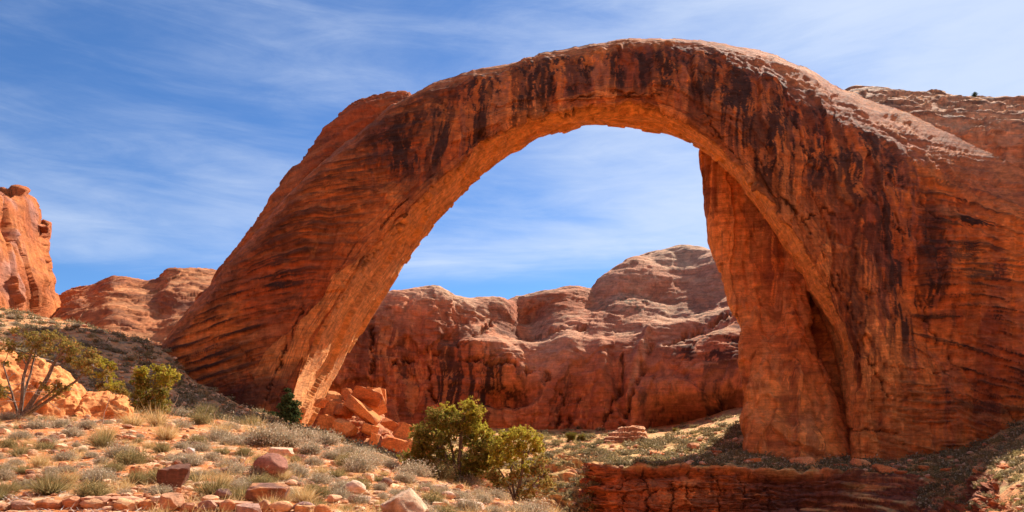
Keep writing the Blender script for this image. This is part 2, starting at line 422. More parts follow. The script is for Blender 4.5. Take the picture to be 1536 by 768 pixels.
# cracks that run along the left limb and the hollow under the crown
crack = blobs(px, py, [(470,560,14,60,-1.6,32),(520,470,16,70,-1.4,33),(575,395,12,50,-.8,36)])
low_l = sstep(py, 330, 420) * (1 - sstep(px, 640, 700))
d = d * (1 - .75 * under * low_l) + under * low_l * .8 * (np.round((V - 6) * 2.2 + .8 * fbm(np.stack([U / 14, V * 0, V * 0], -1), 2, 5)) % 2 - .5)
d += crack * front
FR = [[(790,203),(810,180),(850,168),(900,160),(955,163),(1005,172)],[(1098,178),(1130,226),(1165,285),(1205,330),(1238,390),(1262,450)],[(1205,330),(1245,306),(1256,330)],[(1250,400),(1278,470),(1300,540),(1332,600),(1345,665)],
      [(1335,300),(1362,380),(1395,470),(1432,540),(1500,600),(1540,640)],[(1060,170),(1078,205),(1110,240)],[(1385,300),(1420,360),(1410,420)],[(470,520),(520,440),(580,365),(640,300),(705,240)],[(400,600),(430,520),(455,455)],[(560,350),(610,300),(650,262)],
      [(1180,130),(1190,180),(1215,240)],[(1300,545),(1380,560),(1440,552)],[(1250,640),(1310,645),(1350,650)],[(850,150),(930,138),(990,142)],[(1145,385),(1175,430),(1190,500)]]
frc = fracture(px, py, FR, 1.3) * front
d -= .6 * frc
d += blobs(px, py, [(900,175,110,9,.9),(1165,330,14,60,.8,-32),(1420,420,60,30,1.6,30),(1330,560,60,70,1.0),(1390,480,26,90,-1.8,-20),(1300,250,22,80,.9,-12),(1240,230,20,90,.7,-8)])
fadeS = lerp(0.04, 1.0, sstep(V, 0, .9)) * (1 - .9 * sstep(V, 9.5, 10.5))
P2 = P + NA * (d * fadeS)[..., None]
# colour: desert varnish, bedding, fresh spalls, a painted sunlit strip
c = rock_base(P, 60, (0.70, 0.20, 0.042), (0.48, 0.105, 0.026), 16)
strk = streaks(P, 61, .42, 30, -0.10, 0.04); strk2 = streaks(P, 67, .45, 22, 0.0, 0.2)
vm = np.clip(0.14 + 1.25 * blobs(px, py, [(930,95,260,16,.8,-2),(1130,200,34,70,.5,-30),(700,190,110,60,.95,-25),(830,120,120,26,.9,-8),(980,105,120,24,.9),(1130,150,90,60,.95,40),(1090,110,90,34,.8),(1330,330,55,190,1.0,-12),(1210,170,50,90,.75,-20),
      (1180,240,60,80,.45,-30),(600,220,60,50,.5),(1400,420,60,120,.45),(1310,470,40,60,.5),(1130,330,30,60,.2)]), 0, 1) * (front + .25 * under) * (1 - 0.85 * sstep(V, 5.2, 6.2))
drip = streaks(P, 261, .35, 14, -.02, .06); 
c = mixcol(c, PURPLE, 0.65 * strk2 * np.clip(vm * 1.4 + 0.25 * front * (1 - legL), 0, 1))
c = mixcol(c, (0.17, 0.060, 0.026), .72 * legL * (1 - lowf * .85) * front * sstep(fbm(P / 9, 4, 95) + .5 * stf, -.30, .12))
c = mixcol(c, (0.050, 0.023, 0.017), 0.94 * sstep(.3 * stra + .9 * stf, .05, .13) * stm * (0.55 + 0.6 * np.clip(blobs(px, py, [(400,450,150,60,1,-20),(500,520,80,70,.9),(340,560,120,40,.8),(1450,330,120,60,.9),(1480,560,90,120,.8),(1440,460,80,60,.8)]), 0, 1)))
c = mixcol(c, (0.56, 0.20, 0.07), 0.55 * sstep(-stra, .12, .4) * stm)
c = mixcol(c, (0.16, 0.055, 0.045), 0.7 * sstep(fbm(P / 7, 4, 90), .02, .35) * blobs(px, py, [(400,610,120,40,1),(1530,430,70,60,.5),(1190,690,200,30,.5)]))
fresh = (sstep(ca, .60, .64) * lowf + sstep(cb, .62, .66) * 0.9 * (1 - legL)) * (1 - wallR * .7) * (1 - 0.8 * np.clip(vm, 0, 1))
c = mixcol(c, (0.82, 0.30, 0.075), 0.8 * np.clip(fresh, 0, 1))
c = mixcol(c, (0.86, 0.33, 0.085), .75 * np.clip(blobs(px, py, [(1190,430,50,120,1,-22),(1300,560,60,110,1),(1260,640,70,60,.9),(1120,300,40,60,.8,-30),(1400,560,60,60,.4)]), 0, 1) * front * sstep(fbm(S(P, .3, .3, .06), 4, 97, .6), -.3, .15))
pan = sstep(cb, .30, .26) * front * (1 - legL) * (1 - .6 * wallR)
c = mixcol(c, (0.24, 0.062, 0.026), .6 * pan)
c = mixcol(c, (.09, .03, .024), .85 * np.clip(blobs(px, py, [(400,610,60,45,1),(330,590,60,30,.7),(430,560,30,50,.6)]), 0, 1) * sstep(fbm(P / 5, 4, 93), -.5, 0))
flut = streaks(P, 263, .55, 34, .0, .07) * blobs(px, py, [(1150,330,80,130,1.1,-25),(1235,480,70,160,1.0),(1340,480,60,160,.6),(1060,180,60,40,.8),(640,330,120,60,.6,-40)])
c = mixcol(c, (0.20, 0.055, 0.025), 0.75 * np.clip(flut, 0, 1) * front)
c = mixcol(c, (0.80, 0.37, 0.14), .75 * under * low_l)  # left limb's inner face painted paler, in place of stronger sunlight
c = mixcol(c, (0.82, 0.32, 0.085), 0.75 * under * (1 - low_l) + 0.5 * np.clip(blobs(px, py, [(880,180,140,30,1),(1140,300,40,90,.7,-35),(1190,300,30,120,.5,-30)]), 0, 1) * front)
lines = (1 - sstep(np.abs(fbm(along * np.array([1.2, 5.0, 1], f32), 3, 17)), 0.0, 0.10)) * lowf * (1 - wallR)
c = mixcol(c, (0.12, 0.045, 0.025), 0.65 * lines * (1 - under * .5))
c = mixcol(c, (0.05, 0.02, 0.015), .8 * frc)
c = mixcol(c, DARK, 0.95 * np.clip(strk * (.7 + .5 * drip) + .25 * drip, 0, 1) * vm)
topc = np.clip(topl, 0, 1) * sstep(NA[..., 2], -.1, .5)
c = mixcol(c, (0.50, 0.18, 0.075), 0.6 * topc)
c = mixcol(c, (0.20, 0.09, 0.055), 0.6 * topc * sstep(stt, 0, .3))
c *= (1 + 0.28 * fbm(P / 1.1, 4, 12))[..., None]
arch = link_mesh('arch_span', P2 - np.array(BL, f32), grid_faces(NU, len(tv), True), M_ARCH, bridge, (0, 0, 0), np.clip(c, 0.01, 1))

# rear shoulder of the left limb, behind the front crest
sh = []
for (x, y, x2, y2, Y) in [(250,520,330,560,112),(298,450,380,500,113),(345,384,440,440,115),(376,342,480,400,116),(402,305,510,360,118),(432,262,550,310,120),(474,212,590,262,122),(515,168,620,222,124),(545,148,640,190,125),(575,140,650,170,126),(604,139,660,160,127),(625,150,670,158,127)]:
    m1, m2 = (x * .8 + x2 * .2, y * .8 + y2 * .2), (x * .5 + x2 * .5, y * .5 + y2 * .5)
    sh.append([(x2, y2, Y - 1), (m2[0], m2[1], Y - 5), (m1[0], m1[1], Y - 4.5), (x * .95 + x2 * .05, y * .95 + y2 * .05, Y - 2.2), (x, y, Y), (x + 3, y + 3, Y + 4), (x2, y2 + 20, Y + 9)])
def sh_d(P, n, px, py):
    s_, _ = strat(P, 71, (-.4, 0), 1.6)
    _, _, q = voronoi(P / 5 + fbm(P / 6, 2, 4)[..., None] * .5, 8)
    return 0.5 * fbm(P / 7, 4, 70) + 0.3 * np.tanh(s_ * 5) + (q - .5) * .5
def sh_c(P, n, px, py):
    c = rock_base(P, 73, (0.50, 0.15, 0.045), RED)
    s_, _ = strat(P, 71, (-.4, 0), 1.2)
    return mixcol(c, (.14, .05, .03), .6 * sstep(s_, .02, .3))
build_sheet('rear_shoulder', [[(a, b, y) for a, b, y in r] for r in sh], 340, 70, M_ARCH, lambda P, n, px, py: sh_d(P, n, px, py), sh_c, bridge, loc=BL, flip=False)

# rear buttress of the right limb, seen through the opening
bt = []
for (y, x, Yd) in [(205,1062,131),(228,1051,130),(262,1053,129.5),(300,1057,129),(345,1063,128),(380,1070,127.5),(420,1080,126),(450,1088,124.5),(490,1101,122),(530,1111,119),(575,1115,116),(620,1113,113.5),(660,1116,111),(690,1120,109),(740,1124,107)]:
    k = max(0, (y - 560) / 180)
    bt.append([(x + 60, y, Yd + 18), (x + 12, y, Yd + 10), (x, y, Yd + 3), (x + 5, y, Yd), (x + 30, y, Yd - 1.8), (x + 70, y, Yd - 2.5 - k), (1190 + (x - 1080) * .3, y, Yd - 4.5 - k), (1245, y, Yd - 2 - 4 * k), (1300, y, Yd + 4 - 6 * k), (1400, y, Yd + 12)])
def bt_d(P, n, px, py):
    _, _, q = voronoi(S(P, 1 / 4.0, 1 / 4.0, 1 / 16) + fbm(P / 7, 3, 4)[..., None] * .4, 28)
    r = 1 - np.abs(fbm(S(P, .22, .22, .02), 3, 144)) * 3
    base = blobs(px, py, [(1252,515,14,70,-5.0,-16),(1175,340,10,60,-.8,-5),(1150,610,60,16,-.9,20),(1190,600,22,60,-.6)])
    return 0.7 * fbm(P / 12, 3, 80) + 0.22 * fbm(P / 3, 3, 81) + (q - .5) * 1.3 - .5 * np.clip(r, 0, 1) + base
def bt_c(P, n, px, py):
    c = rock_base(P, 83, (0.84, 0.31, 0.078), (0.68, 0.20, 0.048), 14)
    w = streaks(P, 84, .7, 40, -.05, .05)
    m = np.clip(.26 + blobs(px, py, [(1110,350,60,70,.5),(1060,290,20,80,.5),(1160,420,9,120,.5,-4),(1240,500,16,90,1.0,-14),(1190,520,14,90,.6),(1230,650,40,50,.5)]), 0, 1)  # dark streaks; the recess beside the pillar also gets its shade painted in
    c = mixcol(c, (.16, .05, .03), .85 * w * m)
    c = mixcol(c, (.70, .31, .11), .6 * streaks(P, 86, .6, 30, .02, .15) * (1 - m * .6))
    return c * (1 + 0.2 * fbm(P / 1.1, 4, 12))[..., None]
build_sheet('rear_buttress', bt, 420, 300, M_ARCH, bt_d, bt_c, bridge, loc=BL, tv=np.concatenate([np.linspace(0, 2, 30, endpoint=False), np.linspace(2, 9, 270)]), flip=False)
for ob in list(bridge.children):
    if ob.name != 'arch_span': pass

# ------------------------------------------------------------------ walls and domes around
FRW = [[(935,540),(930,590),(905,640)],[(870,590),(850,640)],[(640,520),(648,600)],[(560,480),(556,620)],[(740,480),(700,520),(640,530),(590,545)],[(980,525),(962,560),(950,600),(930,645)],[(1110,470),(1040,500),(1000,525)],[(880,500),(800,505),(770,500)],[(700,540),(760,545),(800,560)],[(820,560),(845,600),(835,640)]]
def far_d(P, n, px, py):
    s_, _ = strat(P, 101, (0.05, .1), 3.0)
    _, _, q = voronoi(S(P, 1 / 9, 1 / 9, 1 / 20) + fbm(P / 14, 3, 4)[..., None] * .5, 38)
    steep = 1 - sstep(n[..., 2], .45, .8)
    low = -20 * np.exp(-(((px - 1040) / 70) ** 4 + ((py - 628 + (px - 1040) * .18) / 30) ** 4)) - 5 * np.exp(-(((px - 758) / 40) ** 4 + ((py - 592) / 14) ** 4)) + blobs(px, py, [(760,590,34,26,-4),(790,480,26,34,-4,-30),(930,590,9,60,-3.5,-14),(905,560,22,40,3.5),(850,560,16,50,2.2,12),(960,540,8,70,2.5,25),(1000,500,60,10,2,-20),(700,520,60,8,1.5)])
    r = 1 - np.abs(fbm(S(P, .11, .11, .012), 3, 144)) * 3
    q2 = voronoi(S(P, 1 / 4, 1 / 4, 1 / 3) + fbm(P / 8, 3, 4)[..., None] * .4, 39)[2]
    return 3.4 * fbm(P / 42, 3, 100) + .35 * fbm(P / 11, 4, 103) + (q2 - .5) * .8 * steep + (q - .5) * .5 * (1 - steep) + 3.0 * np.abs(perlin(S(P, 1 / 19, 1 / 19, 1 / 90), 146)) + .35 * np.tanh(s_ * 3) + (q - .5) * 2.4 * steep - 1.0 * np.clip(r, 0, 1) * steep + low - 2.5 * fracture(px, py, FRW, 2.2)
def far_c(P, n, px, py):
    c = rock_base(P, 110, (0.60, 0.205, 0.085), (0.40, 0.115, 0.050), 40)
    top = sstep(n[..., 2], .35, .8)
    w = streaks(P / 2.2, 111, .6, 26, -.06, .10)
    m = np.clip(.28 + blobs(px, py, [(1045,628,60,30,1.6),(690,560,70,44,1.8),(820,600,120,40,.5),(1060,520,60,60,.9),(1020,620,60,40,1.0),(740,510,90,40,.5),(560,520,40,90,.3)]), 0, 1) * (1 - sstep(470 - py, 0, 40) * .8)  # streak mask, plus painted shade in the alcove at lower right
    c = mixcol(c, (.048, .024, .020), .92 * w * m)
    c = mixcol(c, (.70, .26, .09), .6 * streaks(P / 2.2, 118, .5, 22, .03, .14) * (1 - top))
    c = mixcol(c, (.05, .025, .02), .85 * fracture(px, py, FRW, 1.2))
    c = mixcol(c, (.66, .40, .24), .9 * np.clip(blobs(px, py, [(955,565,3.5,26,1,18),(968,540,3,14,1,10),(1000,520,30,3,1,-24),(1040,500,26,3,.8,-20),(815,505,6,24,.9,-38),(835,528,5,16,.8,-30),(700,458,26,6,.7,28)]), 0, 1))  # thin pale marks painted as sunlit crack edges
    c = mixcol(c, (.60, .28, .155), .8 * top * sstep(fbm(P / 25, 3, 120), -.5, .2))  # upward slopes painted paler and pinker, as if sunlit
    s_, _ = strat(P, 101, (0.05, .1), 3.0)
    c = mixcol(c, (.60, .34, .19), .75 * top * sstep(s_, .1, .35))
    c = mixcol(c, (.50, .30, .18), .8 * np.clip(blobs(px, py, [(1010,385,70,14,1),(690,445,50,16,.9,25),(640,440,30,10,.6),(800,442,60,6,.8),(830,520,26,40,.7,-30),(1020,470,90,30,.6,-12)]), 0, 1) * sstep(n[..., 2], .1, .5))
    c = mixcol(c, (.50, .17, .07), .5 * np.clip(blobs(px, py, [(905,570,24,50,1),(800,590,26,40,.8),(660,500,60,40,.5),(850,460,70,14,.7),(960,400,30,20,.8)]), 0, 1))
    c = mixcol(c, (.10, .10, .06), .8 * sstep(fbm(P / 1.7, 3, 130), .12, .3) * np.clip(blobs(px, py, [(960,455,60,14,1),(1060,470,40,12,.6),(920,470,60,10,.8),(810,500,16,14,.7)]), 0, 1))
    return c * (1 + 0.22 * fbm(P / 3, 4, 112))[..., None]
fw = [(440,[(720,180),(640,182),(580,184),(520,187),(490,190),(470,196)]),
      (560,[(720,183),(640,184),(580,187),(520,190),(485,194),(453,204)]),
      (600,[(720,184),(640,185),(580,188),(520,191),(478,197),(440,207)]),
      (650,[(720,185),(640,186),(580,188),(520,191),(475,197),(431,210)]),
      (690,[(720,186),(640,187),(580,189),(525,193),(485,200),(444,214)]),
      (740,[(720,187),(640,188),(580,190),(530,195),(490,207),(455,225)]),
      (775,[(720,186),(640,188),(580,191),(530,198),(485,216),(445,238)]),
      (800,[(720,186),(640,187),(580,191),(530,201),(482,224),(441,242)]),
      (850,[(720,185),(640,187),(580,191),(525,200),(476,226),(440,246)]),
      (887,[(720,184),(640,186),(575,191),(520,202),(475,228),(441,250)]),
      (905,[(720,183),(640,185),(570,191),(515,203),(468,230),(424,254)]),
      (935,[(720,181),(640,184),(570,190),(508,204),(452,232),(400,260)]),
      (965,[(720,179),(640,182),(565,189),(505,204),(445,234),(384,266)]),
      (1000,[(720,177),(640,180),(560,187),(500,203),(440,235),(379,268)]),
      (1045,[(720,174),(640,177),(560,184),(500,200),(442,232),(380,266)]),
      (1080,[(720,172),(640,174),(560,180),(500,195),(445,228),(386,262)]),
      (1140,[(720,170),(640,172),(560,177),(505,188),(455,215),(400,255)]),
      (1300,[(720,168),(640,170),(560,174),(510,182),(470,205),(420,245)])]
fw = [(x, [(y, Y if Y < 190 else 190 + (Y - 190) * (.74 if y < 480 else .85)) for y, Y in r]) for x, r in fw]
fwc = [[(x, y, Y) for y, Y in r] + [(x, r[-1][0] + 3, r[-1][1] + 12), (x, r[-1][0] + 60, r[-1][1] + 40)] for x, r in fw]
FWL = tuple(at(800, 700, 185))
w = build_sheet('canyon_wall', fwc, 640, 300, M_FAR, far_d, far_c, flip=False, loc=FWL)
tag(w, 'long streaked canyon wall with slickrock dome seen through the arch', 'cliff')

def dome_d(P, n, px, py):
    s_, _ = strat(P, 151, (0.12, .2), 2.4)
    _, _, q = voronoi(P / 11 + fbm(P / 14, 3, 4)[..., None] * .5, 58)
    return 1.6 * fbm(P / 22, 3, 150) + .5 * fbm(P / 6, 3, 153) + .25 * np.tanh(s_ * 4) + (q - .5) * .6
def dome_c(P, n, px, py):
    c = rock_base(P, 160, (0.46, 0.17, 0.065), (0.34, 0.11, 0.045), 24)
    s_, _ = strat(P, 151, (0.12, .2), 2.4)
    c = mixcol(c, (.14, .06, .04), .6 * sstep(s_, .05, .35))
    c = mixcol(c, (.56, .28, .13), .5 * sstep(-s_, .1, .35))
    return c * (1 + 0.2 * fbm(P / 2, 4, 112))[..., None]
dm = []
for x, top, Yt in [(10,492,176),(45,476,172),(75,460,168),(105,440,166),(140,427,165),(170,412,164),(200,416,164),(232,420,162),(255,408,160),(285,406,160),(320,406,160),(370,412,160),(430,440,158)]:
    b = 560
    dm.append([(x, b + 30, 112), (x, b - 20, 118), (x, lerp(b, top, .45), 126), (x, lerp(b, top, .72), 137), (x, lerp(b, top, .9), 149), (x, top, Yt), (x, top + 3, Yt + 10), (x, b, Yt + 34)])
w = build_sheet('slickrock_dome', dm, 380, 170, M_FAR, dome_d, dome_c, loc=tuple(at(220, 590, 112)))
tag(w, 'low rounded orange slickrock domes between the left cliff and the arch foot', 'rock dome')

def clf_d(P, n, px, py):
    _, _, q = voronoi(S(P, 1 / 8, 1 / 8, 1 / 13) + fbm(P / 12, 2, 4)[..., None] * .5, 68)
    _, _, q2 = voronoi(S(P, 1 / 2.6, 1 / 2.6, 1 / 3.4) + fbm(P / 4, 3, 4)[..., None] * .6, 69)
    return 2.0 * fbm(P / 20, 2, 170) + 0.12 * fbm(P / 4, 3, 173) + (q - .5) * 2.0 + (q2 - .5) * .35 + blobs(px, py, [(14,360,4,60,-2.2),(60,420,10,10,1.2)])
def clf_c(P, n, px, py):
    c = rock_base(P, 180, (0.47, 0.145, 0.042), (0.36, 0.10, 0.034), 14)
    c = mixcol(c, (.32, .17, .14), .8 * sstep(fbm(P / 9, 3, 185), .0, .3) * np.clip(blobs(px, py, [(10,400,22,60,1),(40,320,30,30,.8),(0,330,30,60,.6)]), 0, 1))
    return c * (1 + 0.22 * fbm(P / 1.5, 4, 112))[..., None]
ck = []
for x, Y, top in [(-220,96,262),(-120,104,275),(-60,112,286),(-20,120,290),(15,130,289),(35,137,291),(50,142,298),(60,146,312),(66,149,330)]:
    dx = (x + 220) / 286
    rows = [(600, 16), (520, 17), (470, 15), (440, 10.5), (400, 5), (370, 2.5), (335, 1.0), (max(top + 14, 306), 0), (top, 0)]
    rr = []
    for j, (yy, ex) in enumerate(rows):
        yy = max(yy, top) if j < 8 else top
        rr.append((x + ex * 1.35 * dx ** 2, yy if j < 8 else top, Y + (0 if j < 6 else (j - 5) * .8)))
    rr[-1] = (x - 2, top, Y + 6); rr.append((x - 8, top + 4, Y + 16)); rr.append((x - 20, 560, Y + 30))
    ck.append(rr)
l = ck[-1]
ck.append([(a + 2, max(b, 336 if j > 5 else b), Y + 5) for j, (a, b, Y) in enumerate(l)])
ck.append([(a - 8, max(b, 350 if j > 5 else b), Y + 20) for j, (a, b, Y) in enumerate(l)])
w = build_sheet('sandstone_cliff', ck, 300, 260, M_FAR, clf_d, clf_c, loc=tuple(at(20, 600, 135)))
tag(w, 'sunlit blocky orange cliff standing at the left edge of the view', 'cliff')

def mesa_d(P, n, px, py):
    s_, _ = strat(P, 191, (0.0, .0), 2.2)
    _, _, q = voronoi(S(P, 1 / 7, 1 / 7, 1 / 12) + fbm(P / 9, 3, 4)[..., None] * .5, 78)
    return 0.8 * fbm(P / 20, 3, 190) + .5 * fbm(P / 5, 3, 193) + .6 * np.tanh(s_ * 5) + (q - .5) * 1.0
def mesa_c(P, n, px, py):
    c = rock_base(P, 200, (0.58, 0.19, 0.065), (0.42, 0.12, 0.045), 24)
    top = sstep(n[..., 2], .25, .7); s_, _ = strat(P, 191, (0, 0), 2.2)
    c = mixcol(c, (.60, .30, .15), .8 * top)  # sunlight on the top ledges painted in as a brighter colour
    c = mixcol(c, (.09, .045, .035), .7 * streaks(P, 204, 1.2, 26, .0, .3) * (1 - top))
    c = mixcol(c, (.10, .05, .035), .7 * sstep(s_, .05, .3))
    return c * (1 + 0.22 * fbm(P / 2, 4, 112))[..., None]
ms = []
for x, top, Yt in [(1200,150,170),(1265,142,168),(1283,135,166),(1310,135,165),(1345,140,164),(1400,142,163),(1450,146,162),(1500,148,160),(1530,149,158),(1580,158,156),(1660,185,152),(1760,240,148)]:
    e = sstep(np.array(float(x)), 1380, 1500)
    lo = float(e) * 22
    ms.append([(x, 420, 128), (x, 300, 130), (x, 215 + lo, 134), (x, 188 + lo * .8, 137), (x, 172 + lo * .3, 142), (x, lerp(172, top, .5), 151), (x, top, Yt), (x, top + 2, Yt + 10), (x, 300, Yt + 40)])
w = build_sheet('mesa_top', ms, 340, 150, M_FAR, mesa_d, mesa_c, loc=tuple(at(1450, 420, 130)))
tag(w, 'flat ledgy mesa top rising behind the right shoulder of the arch', 'mesa')

# ------------------------------------------------------------------ ground
GY = np.array([2.5, 4, 6, 10, 13, 18, 24, 30, 38, 46, 56, 68, 82, 96, 115, 150.])
GT = {-900:[1350,1080,900,805,765,700,650,610,570,535,490,440,390,370,360,370],
      -400:[1350,1080,900,805,768,701,655,622,596,570,525,470,425,410,405,430],
      -150:[1350,1080,900,805,767,703,661,636,618,602,560,510,470,452,450,480],
      0:[1350,1080,905,805,766,703,665,643,627,617,588,540,490,467,470,510],
      100:[1350,1080,905,805,766,704,668,645,630,622,604,562,516,484,490,530],
      200:[1350,1080,905,805,766,705,671,648,635,628,616,590,546,509,512,550],
      240:[1350,1080,905,805,766,706,673,650,637,630,619,600,560,522,526,570],
      300:[1350,1080,905,806,767,708,676,655,642,635,627,616,596,578,584,610],
      380:[1350,1080,907,808,768,712,683,662,650,642,637,629,621,615,612,620],
      460:[1352,1082,910,812,772,718,690,672,662,656,652,649,647,650,655,665],
      540:[1355,1085,915,820,780,728,702,688,681,677,675,674,676,682,705,770],
      620:[1360,1090,925,830,790,742,717,705,699,697,697,698,704,716,770,810],
      700:[1365,1095,935,845,805,760,737,729,727,732,748,765,780,790,810,820],
      780:[1370,1105,950,860,820,777,757,754,768,792,815,825,815,810,815,820],
      860:[1380,1110,960,872,832,792,780,790,815,838,850,845,830,820,815,820],
      950:[1390,1120,970,885,848,820,822,838,855,868,870,850,830,820,815,820],
      1200:[1390,1130,985,905,875,858,865,880,895,895,880,850,830,820,815,820],
      1600:[1390,1130,985,905,875,858,865,880,895,895,880,850,830,820,815,820],
      2400:[1390,1130,985,905,875,858,865,880,895,895,880,850,830,820,815,820]}
GX = np.array(sorted(GT), float); GTab = np.array([GT[int(k)] for k in GX], float)
GZ = CZ + (HY - GTab) / F * GY[None, :]
lnY = np.log(GY)
def g_base(x, Y):
    """smooth ground height, bicubic-ish in (px, ln Y)"""
    x = np.asarray(x, float); Y = np.clip(np.asarray(Y, float), 2.5, 150)
    p = np.clip(768 + F * x / Y, GX[0], GX[-1]); l = np.log(Y)
    i = np.clip(np.searchsorted(GX, p) - 1, 0, len(GX) - 2); a = (p - GX[i]) / (GX[i + 1] - GX[i]); a = a * a * (3 - 2 * a) * .5 + a * .5
    j = np.clip(np.searchsorted(lnY, l) - 1, 0, len(GY) - 2); b = (l - lnY[j]) / (lnY[j + 1] - lnY[j])
    return (GZ[i, j] * (1 - a) + GZ[i + 1, j] * a) * (1 - b) + (GZ[i, j + 1] * (1 - a) + GZ[i + 1, j + 1] * a) * b
def gh(x, Y, fine=True):
    x = np.asarray(x, float); Y = np.asarray(Y, float)
    P = np.stack([x, Y, np.zeros_like(x)], -1)
    z = g_base(x, Y) + 0.10 * fbm(P / 3.0, 3, 300) * np.clip(Y / 15, .3, 3)
    if fine: z = z + 0.035 * fbm(P / .55, 3, 301)
    return z
pxs = np.concatenate([np.linspace(-900, -60, 90, endpoint=False), np.linspace(-60, 1000, 760, endpoint=False), np.linspace(1000, 2400, 70)])
Ys = np.concatenate([np.geomspace(2.5, 11, 30, endpoint=False), np.geomspace(11, 50, 330, endpoint=False), np.geomspace(50, 118, 200, endpoint=False), np.linspace(118, 150, 20)])
PX, YY = np.meshgrid(pxs, Ys, indexing='ij')
GP = np.stack([(PX - 768) / F * YY, YY, np.zeros_like(YY)], -1)
GP[..., 2] = gh(GP[..., 0], GP[..., 1])
farg = sstep(YY, 50, 60)
vv = fbm(GP / 1.6, 4, 305)
GP[..., 2] += farg * (.35 * fbm(GP / 5, 4, 307) + .08 * np.abs(vv))
steepz = sstep(PX + 3.0 * (YY - 25), 820, 900)
c = np.zeros(GP.shape, f32) + np.array((0.52, 0.165, 0.045), f32)
c = mixcol(c, (0.50, 0.26, 0.11), .75 * sstep(fbm(GP / 3.2, 4, 310), -.05, .35))
c = mixcol(c, (0.68, 0.46, 0.29), .7 * sstep(fbm(GP / .8, 3, 312), .08, .35) * (1 - sstep(YY, 60, 90) * .6))
c = mixcol(c, (0.50, 0.25, 0.105), .7 * farg * sstep(fbm(GP / 4, 3, 314), -.3, .2))
c = mixcol(c, (0.16, 0.13, 0.08), .7 * farg * sstep(fbm(GP / 1.3, 3, 315), .12, .3))
c *= (1 + .25 * fbm(GP / .3, 3, 316))[..., None]
g = link_mesh('ground', GP, grid_faces(len(pxs), len(Ys)), M_SOIL, None, (0, 0, 0), np.clip(c, .02, 1))
tag(g, kind='structure')

base_z = -19.0
r_ = 3200.0
g = link_mesh('canyon_floor', [(-r_, -r_, base_z), (r_, -r_, base_z), (r_, r_, base_z), (-r_, r_, base_z)], [(0, 1, 2, 3)], M_SOIL, None, (0, 0, 0), [(0.5, 0.24, 0.12)] * 4)
tag(g, kind='structure')

# far bank of the canyon: ledge cliff with a scrub terrace above it, rising to the right
bk_rows = {560:[(900,96),(800,120),(720,134),(690,140),(668,152),(655,165),(648,178),(640,195)],
 700:[(900,96),(810,118),(720,132),(686,138),(668,150),(655,163),(648,178),(640,195)],
 780:[(900,86),(815,100),(768,112),(722,126),(690,138),(664,154),(650,174),(640,195)],
 830:[(900,86),(808,98),(766,108),(726,120),(696,133),(668,150),(651,174),(640,195)],
 880:[(900,86),(806,96),(766,104),(728,114),(698,128),(672,148),(652,170),(640,195)],
 905:[(900,86),(800,97.5),(752,99),(705,100.5),(690,116),(670,138),(655,160),(640,195)],
 950:[(900,85),(800,95.5),(750,96.8),(703,98),(688,114),(670,136),(656,158),(640,195)],
 1000:[(900,84),(800,95),(750,96),(703,97.2),(687,113),(668,134),(654,154),(638,190)],
 1060:[(900,83),(800,94),(750,95.5),(702,96.8),(682,112),(662,131),(644,152),(624,185)],
 1110:[(900,82),(800,93),(752,94.5),(704,96),(684,108),(660,124),(636,146),(612,180)],
 1170:[(900,80),(800,90),(760,93),(708,95),(698,100),(688,110),(676,125),(640,160)],
 1250:[(900,76),(800,86),(764,90),(712,93),(702,98),(694,104),(686,118),(660,150)],
 1330:[(900,70),(800,79),(762,85),(716,91),(702,96),(692,102),(684,112),(660,140)],
 1400:[(900,62),(800,71),(752,78),(714,87),(698,94),(684,100),(672,108),(640,130)],
 1450:[(900,50),(800,58),(752,66),(714,78),(697,88),(683,97),(670,104),(630,125)],
 1500:[(900,38),(800,44),(748,50),(708,60),(686,73),(667,88),(652,100),(600,120)],
 1550:[(900,34),(800,40),(740,46),(698,55),(672,68),(650,84),(634,96),(570,115)],
 1650:[(900,36),(800,45),(720,54),(650,66),(610,76),(580,86),(560,94),(480,112)],
 1850:[(900,30),(800,38),(700,48),(610,60),(560,72),(520,82),(500,92),(400,110)],
 2300:[(900,26),(800,32),(680,42),(560,54),(500,66),(460,78),(430,90),(330,108)]}
bank = [[(x, y, Y) for y, Y in r] for x, r in bk_rows.items()]
BFR = [[(935,712),(928,740),(938,775)],[(962,706),(975,735),(968,780)],[(1002,708),(1010,742),(1000,790)],[(1035,706),(1028,730),(1040,780)],[(1072,706),(1080,745),(1075,790)],[(1112,712),(1118,760)],[(905,730),(960,738),(1020,732),(1100,738)],[(1150,720),(1160,790)],[(1200,724),(1195,790)]]
